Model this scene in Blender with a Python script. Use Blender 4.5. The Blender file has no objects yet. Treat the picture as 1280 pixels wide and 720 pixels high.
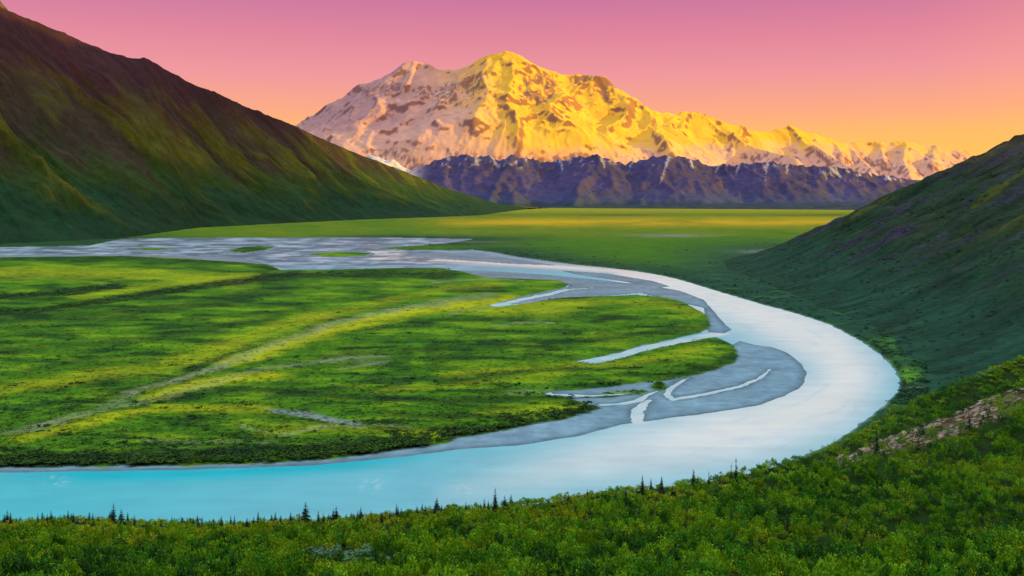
import bpy, math, random
import numpy as np

random.seed(7)
RNG = np.random.default_rng(11)
SC = bpy.context.scene
COL = SC.collection

# ------------------------------------------------------------------ survey constants (metres)
EYE = 150.0            # camera height above the river
F = 1229.0             # focal length in survey-map units
HOR = 250.0            # horizon line of the survey map


def ground_xy(c, r, z=0.0):
    """survey-map column/row of a spot at height z -> world x, y"""
    y = (EYE - z) * F / (np.asarray(r, float) - HOR)
    return (np.asarray(c, float) - 640.0) / F * y, y


def spot(c, r, y):
    """survey-map column/row at a known depth -> world point"""
    return ((c - 640.0) / F * y, y, EYE - (r - HOR) / F * y)


# ------------------------------------------------------------------ numpy noise
_perm = np.random.default_rng(3).permutation(256)
_perm = np.concatenate([_perm, _perm]).astype(np.int64)
_ga = np.random.default_rng(5).random(256) * 2 * np.pi
_gx, _gy = np.cos(_ga), np.sin(_ga)


def perlin(x, y):
    x = np.asarray(x, float); y = np.asarray(y, float)
    xi = np.floor(x).astype(np.int64); yi = np.floor(y).astype(np.int64)
    xf = x - xi; yf = y - yi
    u = xf * xf * xf * (xf * (xf * 6 - 15) + 10)
    v = yf * yf * yf * (yf * (yf * 6 - 15) + 10)
    xi &= 255; yi &= 255
    x1 = (xi + 1) & 255; y1 = (yi + 1) & 255

    def g(a, b, dx, dy):
        h = _perm[_perm[a] + b]
        return _gx[h] * dx + _gy[h] * dy
    n00 = g(xi, yi, xf, yf); n10 = g(x1, yi, xf - 1, yf)
    n01 = g(xi, y1, xf, yf - 1); n11 = g(x1, y1, xf - 1, yf - 1)
    a = n00 + u * (n10 - n00); b = n01 + u * (n11 - n01)
    return (a + v * (b - a)) * 1.5


def fbm(x, y, octv=5, gain=0.5, lac=2.03):
    s = 0; a = 1.0; t = 0
    for k in range(octv):
        s = s + a * perlin(x + 17.3 * k, y - 9.1 * k); t += a
        a *= gain; x = x * lac; y = y * lac
    return s / t


def ridged(x, y, octv=5, gain=0.5, lac=2.05):
    s = 0; a = 1.0; t = 0
    for k in range(octv):
        n = 1 - np.abs(perlin(x + 31.7 * k, y + 5.3 * k)) * 1.6
        s = s + a * n * n; t += a
        a *= gain; x = x * lac; y = y * lac
    return s / t


def ss(a, b, x):
    t = np.clip((x - a) / (b - a), 0, 1)
    return t * t * (3 - 2 * t)


def lerp(a, b, t):
    return a + (b - a) * t


def mixc(c, col, w):
    """blend rows of colour array c towards col by weight w"""
    return c + (np.asarray(col, float)[None, :] - c) * w[:, None]


def seg_dist(px, py, pts, closed=False):
    """distance of points to a polyline; also the index-parameter of the closest spot"""
    pts = np.asarray(pts, float)
    n = len(pts)
    best = np.full(px.shape, 1e18); par = np.zeros(px.shape)
    for i in range(n if closed else n - 1):
        ax, ay = pts[i][:2]; bx, by = pts[(i + 1) % n][:2]
        dx, dy = bx - ax, by - ay
        L = dx * dx + dy * dy + 1e-12
        t = np.clip(((px - ax) * dx + (py - ay) * dy) / L, 0, 1)
        d = (px - ax - t * dx) ** 2 + (py - ay - t * dy) ** 2
        m = d < best
        best = np.where(m, d, best); par = np.where(m, i + t, par)
    return np.sqrt(best), par


def inside(px, py, poly):
    poly = np.asarray(poly, float)
    r = np.zeros(px.shape, bool)
    n = len(poly)
    for i in range(n):
        ax, ay = poly[i]; bx, by = poly[(i + 1) % n]
        c = (ay > py) != (by > py)
        if by != ay:
            r ^= c & (px < (bx - ax) * (py - ay) / (by - ay) + ax)
    return r


# ------------------------------------------------------------------ mesh + object helpers
def mesh_np(name, verts, faces, col=None, smooth=True):
    verts = np.ascontiguousarray(verts, np.float32)
    faces = np.ascontiguousarray(faces, np.int32)
    me = bpy.data.meshes.new(name)
    nv, (nf, k) = len(verts), faces.shape
    me.vertices.add(nv); me.vertices.foreach_set('co', verts.ravel())
    me.loops.add(nf * k); me.loops.foreach_set('vertex_index', faces.ravel())
    me.polygons.add(nf)
    me.polygons.foreach_set('loop_start', np.arange(0, nf * k, k, dtype=np.int32))
    me.polygons.foreach_set('loop_total', np.full(nf, k, np.int32))
    me.polygons.foreach_set('use_smooth', np.full(nf, smooth, bool))
    if col is not None:
        a = me.attributes.new('tint', 'FLOAT_COLOR', 'POINT')
        c4 = np.ones((nv, 4), np.float32); c4[:, :3] = col
        a.data.foreach_set('color', c4.ravel())
    me.update(calc_edges=True)
    return me


def grid_faces(nr, nc):
    i = np.arange(nr * nc).reshape(nr, nc)
    return np.stack([i[:-1, :-1], i[:-1, 1:], i[1:, 1:], i[1:, :-1]], -1).reshape(-1, 4)


def link(name, me, mat, parent=None):
    o = bpy.data.objects.new(name, me)
    COL.objects.link(o)
    if mat and not me.materials:
        me.materials.append(mat)
    if parent:
        o.parent = parent
    return o


def tag(o, label=None, cat=None, group=None, kind=None):
    if label: o['label'] = label
    if cat: o['category'] = cat
    if group: o['group'] = group
    if kind: o['kind'] = kind
    return o


def empty(name, loc, rz=0.0, s=1.0):
    o = bpy.data.objects.new(name, None)
    COL.objects.link(o)
    o.location = loc; o.rotation_euler = (0, 0, rz); o.scale = (s, s, s)
    o.empty_display_size = 0.3
    return o


# ------------------------------------------------------------------ materials
def tint_mat(name, scales=(0.05,), amount=0.35, rough=0.95, spec=0.1, bump=0.0, bump_scale=0.3,
             stretch=(1, 1, 1), translucent=0.0, hue=0.0):
    m = bpy.data.materials.new(name); m.use_nodes = True
    nt = m.node_tree; N = nt.nodes; L = nt.links
    b = N['Principled BSDF']
    b.inputs['Roughness'].default_value = rough
    b.inputs['Specular IOR Level'].default_value = spec
    at = N.new('ShaderNodeAttribute'); at.attribute_name = 'tint'
    cur = at.outputs['Color']
    geo = N.new('ShaderNodeNewGeometry')
    mp = N.new('ShaderNodeMapping'); mp.inputs['Scale'].default_value = stretch
    L.new(geo.outputs['Position'], mp.inputs['Vector'])
    for k, s in enumerate(scales):
        nz = N.new('ShaderNodeTexNoise'); nz.inputs['Scale'].default_value = s
        nz.inputs['Detail'].default_value = 6; nz.inputs['Roughness'].default_value = 0.62
        L.new(mp.outputs['Vector'], nz.inputs['Vector'])
        mr = N.new('ShaderNodeMapRange')
        mr.inputs['From Min'].default_value = 0.3; mr.inputs['From Max'].default_value = 0.7
        mr.inputs['To Min'].default_value = 1 - amount; mr.inputs['To Max'].default_value = 1 + amount
        L.new(nz.outputs['Fac'], mr.inputs['Value'])
        mx = N.new('ShaderNodeVectorMath'); mx.operation = 'SCALE'
        L.new(cur, mx.inputs[0]); L.new(mr.outputs['Result'], mx.inputs['Scale'])
        cur = mx.outputs['Vector']
    L.new(cur, b.inputs['Base Color'])
    if bump > 0:
        nz = N.new('ShaderNodeTexNoise'); nz.inputs['Scale'].default_value = bump_scale
        nz.inputs['Detail'].default_value = 8
        L.new(mp.outputs['Vector'], nz.inputs['Vector'])
        bp = N.new('ShaderNodeBump'); bp.inputs['Strength'].default_value = 0.6
        bp.inputs['Distance'].default_value = bump
        L.new(nz.outputs['Fac'], bp.inputs['Height'])
        L.new(bp.outputs['Normal'], b.inputs['Normal'])
    if translucent > 0:
        tr = N.new('ShaderNodeBsdfTranslucent'); mixs = N.new('ShaderNodeMixShader')
        mixs.inputs['Fac'].default_value = translucent
        L.new(cur, tr.inputs['Color'])
        L.new(b.outputs['BSDF'], mixs.inputs[1]); L.new(tr.outputs['BSDF'], mixs.inputs[2])
        L.new(mixs.outputs['Shader'], N['Material Output'].inputs['Surface'])
    return m


MAT = {}
MAT['valley'] = tint_mat('valley_grass', scales=(0.012, 0.10), amount=0.22, bump=0.9, bump_scale=0.09)
MAT['slope'] = tint_mat('mountain_tundra', scales=(0.004, 0.02, 0.09), amount=0.25, bump=1.2, bump_scale=0.02)
MAT['hill'] = tint_mat('hillside_tundra', scales=(0.015, 0.12), amount=0.3, bump=1.5, bump_scale=0.1)
MAT['snow'] = tint_mat('snow_and_rock', scales=(0.0015,), amount=0.10, rough=0.8, bump=14.0, bump_scale=0.006)
MAT['foothill'] = tint_mat('dark_rock', scales=(0.0012, 0.006), amount=0.22, bump=10.0, bump_scale=0.006)
MAT['leaf'] = tint_mat('willow_leaves', scales=(0.9,), amount=0.25, rough=0.7, spec=0.15, translucent=0.12)
MAT['needle'] = tint_mat('spruce_needles', scales=(1.5,), amount=0.3, rough=0.8, spec=0.2)
MAT['bark'] = tint_mat('spruce_bark', scales=(4.0,), amount=0.3)
MAT['rock'] = tint_mat('ledge_rock', scales=(0.35, 1.8), amount=0.35, rough=0.9, bump=0.3, bump_scale=1.2)


def water_material():
    m = bpy.data.materials.new('glacial_water'); m.use_nodes = True
    nt = m.node_tree; N = nt.nodes; L = nt.links
    b = N['Principled BSDF']
    at = N.new('ShaderNodeAttribute'); at.attribute_name = 'tint'
    geo = N.new('ShaderNodeNewGeometry')
    mp = N.new('ShaderNodeMapping'); mp.inputs['Rotation'].default_value = (0, 0, math.radians(-14))
    mp.inputs['Scale'].default_value = (0.16, 1.0, 1.0)
    L.new(geo.outputs['Position'], mp.inputs['Vector'])
    nz = N.new('ShaderNodeTexNoise'); nz.inputs['Scale'].default_value = 0.045
    nz.inputs['Detail'].default_value = 7; nz.inputs['Roughness'].default_value = 0.6
    nz.inputs['Distortion'].default_value = 0.6
    L.new(mp.outputs['Vector'], nz.inputs['Vector'])
    mr = N.new('ShaderNodeMapRange')
    mr.inputs['From Min'].default_value = 0.05; mr.inputs['From Max'].default_value = 0.75
    mr.inputs['To Min'].default_value = 0.88; mr.inputs['To Max'].default_value = 1.08
    L.new(nz.outputs['Fac'], mr.inputs['Value'])
    sc = N.new('ShaderNodeVectorMath'); sc.operation = 'SCALE'
    L.new(at.outputs['Color'], sc.inputs[0]); L.new(mr.outputs['Result'], sc.inputs['Scale'])
    L.new(sc.outputs['Vector'], b.inputs['Base Color'])
    b.inputs['Roughness'].default_value = 0.42
    b.inputs['IOR'].default_value = 1.2
    b.inputs['Specular IOR Level'].default_value = 0.12
    n2 = N.new('ShaderNodeTexNoise'); n2.inputs['Scale'].default_value = 0.25
    n2.inputs['Detail'].default_value = 5
    L.new(mp.outputs['Vector'], n2.inputs['Vector'])
    bp = N.new('ShaderNodeBump'); bp.inputs['Strength'].default_value = 0.6; bp.inputs['Distance'].default_value = 0.7
    L.new(n2.outputs['Fac'], bp.inputs['Height']); L.new(bp.outputs['Normal'], b.inputs['Normal'])
    return m


MAT['water'] = water_material()

# ------------------------------------------------------------------ light and sky
SUN_EL = math.radians(4.6)
SUN_AZ = math.radians(110.0)          # clockwise from +Y: right of the view and a little behind it
SUN_DIR = (math.sin(SUN_AZ) * math.cos(SUN_EL), math.cos(SUN_AZ) * math.cos(SUN_EL), math.sin(SUN_EL))


def lin(r, g, b, k=1.0):
    f = lambda v: ((v / 255 + 0.055) / 1.055) ** 2.4 if v > 10 else v / 255 / 12.92
    return (f(r) * k, f(g) * k, f(b) * k)


def build_world():
    w = bpy.data.worlds.new('World'); SC.world = w; w.use_nodes = True
    nt = w.node_tree; N = nt.nodes; L = nt.links
    bg = N['Background']
    sky = N.new('ShaderNodeTexSky'); sky.sky_type = 'NISHITA'; sky.sun_disc = False
    sky.sun_elevation = SUN_EL; sky.sun_rotation = SUN_AZ
    sky.air_density = 1.0; sky.dust_density = 1.5; sky.ozone_density = 2.0
    tc = N.new('ShaderNodeTexCoord')
    sp = N.new('ShaderNodeSeparateXYZ'); L.new(tc.outputs['Generated'], sp.inputs[0])
    ramp = N.new('ShaderNodeValToRGB'); L.new(sp.outputs['Z'], ramp.inputs['Fac'])
    cr = ramp.color_ramp
    stops = [(0.0, lin(252, 190, 84)), (0.030, lin(255, 198, 88)), (0.062, lin(255, 186, 98)), (0.088, lin(250, 166, 126)),
             (0.125, lin(238, 146, 152)), (0.165, lin(222, 126, 150)), (0.205, lin(198, 110, 154)), (0.27, lin(170, 130, 196)),
             (0.38, lin(160, 122, 160)), (0.60, lin(165, 150, 175)), (0.78, lin(226, 246, 255, 1.75)), (1.0, lin(228, 248, 255, 1.9))]
    while len(cr.elements) > 1:
        cr.elements.remove(cr.elements[-1])
    cr.elements[0].position = stops[0][0]; cr.elements[0].color = (*stops[0][1], 1)
    for p, c in stops[1:]:
        e = cr.elements.new(p); e.color = (*c, 1)
    # sky behind the camera, dimmed to deepen the shade on the mountain
    bk = N.new('ShaderNodeMapRange'); bk.inputs['From Min'].default_value = 0.15; bk.inputs['From Max'].default_value = -0.5
    bk.inputs['To Min'].default_value = 1.0; bk.inputs['To Max'].default_value = 0.45
    L.new(sp.outputs['Y'], bk.inputs['Value'])
    dim = N.new('ShaderNodeVectorMath'); dim.operation = 'SCALE'
    L.new(ramp.outputs['Color'], dim.inputs[0]); L.new(bk.outputs['Result'], dim.inputs['Scale'])
    # dusk glow in the air around the low sun
    dt = N.new('ShaderNodeVectorMath'); dt.operation = 'DOT_PRODUCT'
    L.new(tc.outputs['Generated'], dt.inputs[0]); dt.inputs[1].default_value = SUN_DIR
    mr = N.new('ShaderNodeMapRange'); mr.inputs['From Min'].default_value = 0.05; mr.inputs['From Max'].default_value = 1.0
    L.new(dt.outputs['Value'], mr.inputs['Value'])
    pw = N.new('ShaderNodeMath'); pw.operation = 'POWER'; pw.inputs[1].default_value = 1.1
    L.new(mr.outputs['Result'], pw.inputs[0])
    glow = N.new('ShaderNodeMix'); glow.data_type = 'RGBA'; glow.blend_type = 'MIX'
    glow.inputs[7].default_value = (1.35, 0.62, 0.10, 1)
    L.new(pw.outputs['Value'], glow.inputs['Factor']); L.new(dim.outputs['Vector'], glow.inputs[6])
    sc = N.new('ShaderNodeVectorMath'); sc.operation = 'SCALE'; sc.inputs['Scale'].default_value = 0.02
    L.new(sky.outputs['Color'], sc.inputs[0])
    add = N.new('ShaderNodeVectorMath'); add.operation = 'ADD'
    L.new(glow.outputs[2], add.inputs[0]); L.new(sc.outputs['Vector'], add.inputs[1])
    L.new(add.outputs['Vector'], bg.inputs['Color'])
    bg.inputs['Strength'].default_value = 1.0
    s = bpy.data.lights.new('sun', 'SUN'); s.energy = 5.0; s.angle = math.radians(0.5); s.color = (1.0, 0.60, 0.0)
    o = bpy.data.objects.new('sun', s); COL.objects.link(o)
    from mathutils import Vector
    o.rotation_euler = Vector(SUN_DIR).to_track_quat('Z', 'Y').to_euler()
    o.location = (800, -500, 900)


build_world()

# ------------------------------------------------------------------ camera
cam = bpy.data.cameras.new('camera'); co = bpy.data.objects.new('camera', cam); COL.objects.link(co)
co.location = (0, 0, EYE); co.rotation_euler = (math.radians(90), 0, 0)
cam.sensor_width = 36.0; cam.lens = 36.0 * F / 1280.0
cam.shift_y = -(360.0 - HOR) / 1280.0
cam.clip_start = 1.0; cam.clip_end = 120000.0
SC.camera = co

# ------------------------------------------------------------------ survey outlines (map column, row)
MEADOW = [(-900, 322), (0, 322), (150, 320), (225, 323), (300, 328), (337, 331), (352, 338), (412, 337.5), (480, 335.5), (551, 335),
          (580, 340), (607, 347), (660, 349), (697, 351), (712, 355), (705, 360), (680, 365), (650, 372), (617, 380), (619, 384),
          (660, 379), (695, 373), (709, 372), (757, 370.5), (795, 369), (832, 372), (852, 377), (870, 386), (882, 393), (888, 401), (888, 410), (872, 417),
          (830, 427), (795, 434), (776, 441), (740, 448), (724, 451.5), (742, 455), (776, 448), (800, 440), (840, 431), (876, 423.5),
          (893, 421.5), (909, 426), (920, 435), (925, 444), (919, 454), (893, 464), (860, 472), (832, 477), (800, 479), (760, 485), (682, 491),
          (682, 494), (720, 497.5), (780, 488), (808, 487), (812, 490), (800, 494), (770, 497), (716, 499.5), (736, 505), (754, 511), (737, 517), (710, 524),
          (681, 529), (650, 535), (625, 540), (596, 545), (572, 548), (561, 555), (540, 559), (512, 562), (456, 570), (400, 576), (337, 580), (225, 583), (0, 586), (-900, 594)]
OUTER = [(-900, 309), (0, 309), (60, 308.5), (112, 307), (132, 303), (150, 299.5), (180, 298), (330, 297), (480, 297), (592, 299), (560, 304), (514, 308),
         (472, 310.5), (514, 313), (592, 312.5), (620, 316), (645, 321), (680, 326), (720, 331), (760, 335), (795, 339), (825, 344), (851, 350), (900, 365), (958, 382), (985, 389), (1008, 396),
         (1035, 405), (1057, 416), (1075, 426), (1090, 436), (1103, 446), (1113, 457), (1121, 467), (1125, 478), (1124, 486), (1119, 494), (1103, 508), (1077, 529), (1044, 553),
         (1000, 572), (940, 598), (860, 630), (700, 655), (400, 690), (0, 705), (-900, 740), (-900, 1000), (2200, 1000), (2200, 251), (-900, 251)]
GRAVEL = [
    # big point bar and the strip along the lower meadow edge
    [(925, 426), (942, 431), (965, 434), (985, 441), (1001, 454), (1008, 466), (1005, 478), (999, 485), (980, 495), (950, 506), (915, 512), (875, 518), (840, 522), (812, 526),
     (775, 531), (719, 546), (644, 557), (569, 562), (512, 570), (460, 575), (400, 581), (330, 584), (225, 587.5), (0, 591), (-900, 600), (-900, 580), (0, 575),
     (400, 565), (560, 545), (690, 520), (690, 480), (830, 465), (900, 440)],
    # bars along the inner bank upstream
    [(709, 374), (700, 366), (712, 357), (697, 351), (607, 347), (560, 338), (600, 338), (680, 343), (760, 351), (820, 358), (850, 363.5), (880, 375), (893, 390), (905, 404), (914, 412), (905, 417), (885, 415), (880, 385), (800, 366)],
    [(617, 379), (650, 368), (700, 358), (722, 360), (722, 372), (660, 380)],
    # mid-river bars
    [(520, 316), (590, 316), (650, 325), (700, 332), (640, 330), (560, 324), (500, 320)],
    [(700, 338), (760, 342), (815, 351), (838, 358), (820, 360), (780, 352), (720, 343)],
    [(140, 313.5), (150, 309.5), (185, 308.5), (235, 310.5), (222, 313), (180, 315)],
    [(275, 316.5), (282, 311.5), (312, 307), (345, 307.5), (352, 310), (330, 315), (300, 318)],
    [(375, 319.5), (385, 316), (420, 313.5), (455, 313), (470, 317), (462, 321.5), (420, 322.5)],
    [(430, 309), (445, 306.5), (500, 305.5), (512, 309), (470, 311)],
    [(-900, 326), (0, 326), (220, 325), (345, 333), (300, 321.5), (150, 317.5), (0, 319), (-900, 319)],
]
ISLES = [[(283, 314.5), (300, 309.5), (322, 307.8), (344, 308.6), (330, 313), (305, 316)],
         [(385, 318.5), (400, 316), (440, 315), (463, 317), (455, 320.5), (410, 321)],
         [(150, 311.5), (190, 310), (225, 311), (190, 313)],
         [(813, 487), (811, 482), (819, 477.5), (830, 478), (837, 483), (832, 488), (820, 489.5)]]
CHANNELS = [  # (centre line, width in metres) of the thin side channels over the gravel
    ([(752, 506), (775, 505), (798, 501), (808, 494), (822, 489)], 3.4),
    ([(797, 527), (796, 516), (803, 507), (812, 500)], 4.5),
    ([(842, 500), (834, 494), (838, 486), (851, 477), (862, 472)], 2.6),
    ([(842, 499), (862, 496), (890, 491), (925, 483), (950, 473), (962, 462)], 3),
    ([(900, 417), (880, 421), (850, 427), (800, 437), (776, 444), (724, 452)], 7),
    ([(617, 382), (650, 375), (690, 367), (708, 362), (740, 360)], 9),
    ([(340, 516), (375, 519), (410, 526), (430, 530), (447, 533)], 3),
    ([(690, 493), (740, 495), (790, 492)], 3),
]
POOLS = [[(412, 525.5), (425, 527), (446, 530), (451, 534), (440, 534), (424, 529)]]


def map_of(x, y, z=0.0):
    y = np.maximum(y, 1.0)
    return 640 + x / y * F, HOR + (EYE - z) * F / y


def W(poly):
    p = np.asarray(poly, float)
    x, y = ground_xy(p[:, 0], p[:, 1])
    return np.stack([x, y], 1)


def poly_sd(x, y, poly):
    w = W(poly)
    d, _ = seg_dist(x, y, w, True)
    return np.where(inside(x, y, w), d, -d)


_RAG = {}


def stroke(c, r, pts, width, soft=1.0, squash=3.0):
    """soft weight around a traced line; squash evens out the foreshortening of the map"""
    if _RAG.get('key') is not c:
        jx, jy = ground_xy(c, r)
        rag = ss(6000, 1500, jy)
        _RAG.update(key=c, c=c + rag * (14 * fbm(jx / 70, jy / 50, 3) + 7 * fbm(jx / 18, jy / 14, 2)),
                    r=r + rag * (2.4 * fbm(jx / 60 + 9, jy / 60, 3) + 1.6 * fbm(jx / 16, jy / 12 + 5, 2)))
    c, r = _RAG['c'], _RAG['r']
    d, _ = seg_dist(c, r * squash, [(p[0], p[1] * squash) for p in pts])
    return 1 - ss(width * (1 - soft * 0.6), width * (1 + soft), d)


# ------------------------------------------------------------------ land heights that several parts share
RIGHT_BASE_Y = np.array([300, 520, 700, 801, 1024, 1536, 2169, 2400, 2600, 3000, 3700, 5000, 7000.])
RIGHT_BASE_X = np.array([420, 400, 360, 345, 395, 476, 505, 562, 636, 868, 1320, 2300, 4200.])


def right_hill_z(x, y):
    xb = np.interp(y, RIGHT_BASE_Y, RIGHT_BASE_X)
    t = x - xb
    w = fbm(x / 260, y / 260, 4) * 60
    t = t + w * ss(0, 250, t)
    t = t + 40 * ss(1100, 1600, y)
    toe = np.maximum(t + 40, 0)
    z = 0.445 * np.where(toe < 160, toe * toe / 320, toe - 80) - 0.6 + 0.30 * np.maximum(t - 900, 0)   # soft toe
    ang = (y * 0.93 - x * 0.37)
    gul = ridged(ang / 170 + fbm(x / 300, y / 300, 3) * 0.8, (x * .93 + y * .37) / 1100, 4)
    z = z + (gul - 0.55) * 26 * ss(20, 300, t) + fbm(x / 40, y / 40, 4) * 2.2 * ss(0, 60, t)
    top = 1700 + 180 * fbm(y / 900, x / 900, 4)
    z = np.where(z > top * 0.75, top * 0.75 + (top * 0.25) * np.tanh((z - top * 0.75) / (top * 0.25)), z)
    return np.where(t > -39, z, -8), t


EDGE_C = np.array([-900, 0, 100, 280, 400, 520, 620, 700, 800, 870, 930, 1000, 1050, 1090, 1120, 1160, 1220, 1280, 1400, 1700, 2400.])
EDGE_R = np.array([668, 657, 653, 660, 652, 645, 637, 626, 613, 606, 594, 575, 556, 532, 512, 496, 472, 448, 415, 380, 340.])
EDGE_D = np.array([345, 335, 330, 326, 330, 333, 338, 345, 356, 366, 380, 405, 430, 450, 465, 485, 510, 535, 600, 640, 660.])


def bluff_z(x, y):
    yy = np.maximum(y, 70.0)
    c = 640 + x / yy * F
    c = np.clip(c, -900, 2400)
    er = np.interp(c, EDGE_C, EDGE_R); ed = np.interp(c, EDGE_C, EDGE_D)
    yb, rb = 190.0, 0.392
    re = (er - HOR) / F
    s = np.clip((yy - yb) / (ed - yb), 0, 1)
    rr = rb + (re - rb) * (0.72 * s + 0.28 * s * s)
    z_mid = EYE - rr * yy
    z_b = EYE - rb * yb
    near = np.interp(y, [-400, -60, 0, 70, 190], [215, 158, 147, 112, 0])
    z_near = np.where(y < 190, np.interp(y, [-400, -60, 0, 70, 190], [215, 158, 147, 112, z_b]), 0)
    z = np.where(y < yb, z_near, z_mid)
    # hummocks and the hollow that crosses the right side of the thicket
    z = z + fbm(x / 45, y / 45, 4) * 2.6 * ss(150, 210, y) * (1 - 0.6 * ss(0.8, 1.0, s))
    hol = ss(830, 1020, c) * np.exp(-((s - 0.36 - 0.10 * fbm(c / 160, 0.0 * c + 4, 2)) / 0.09) ** 2)
    z = z - 7.5 * hol
    hol2 = ss(900, 1150, c) * np.exp(-((s - 0.66) / 0.07) ** 2)
    z = z - 4.0 * hol2
    over = np.maximum(y - ed, 0)
    z_edge = EYE - re * ed
    fall = z_edge - over * 0.30 - np.minimum(over, 300) ** 1.5 * 0.03
    z = np.where(y > ed, np.maximum(fall + fbm(x / 30, y / 30, 3) * 2 * ss(0, 30, over), -6), z)
    return z, s, c


# ------------------------------------------------------------------ valley floor
G_DARK = (0.016, 0.088, 0.010)
G_MID = (0.062, 0.225, 0.007)
G_LIT = (0.25, 0.46, 0.008)
G_YEL = (0.46, 0.58, 0.008)
TEAL = (0.010, 0.075, 0.052)
GRAV = (0.20, 0.38, 0.52)
TRACK = (0.27, 0.38, 0.20)


VALLEY_TINT = {}


def valley_at(c, r):
    j = np.clip(np.searchsorted(VALLEY_TINT['rows'], r), 0, len(VALLEY_TINT['rows']) - 1)
    i = np.clip(np.searchsorted(VALLEY_TINT['cols'], c), 0, len(VALLEY_TINT['cols']) - 1)
    return VALLEY_TINT['tint'][j, i], VALLEY_TINT['h'][j, i]


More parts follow.
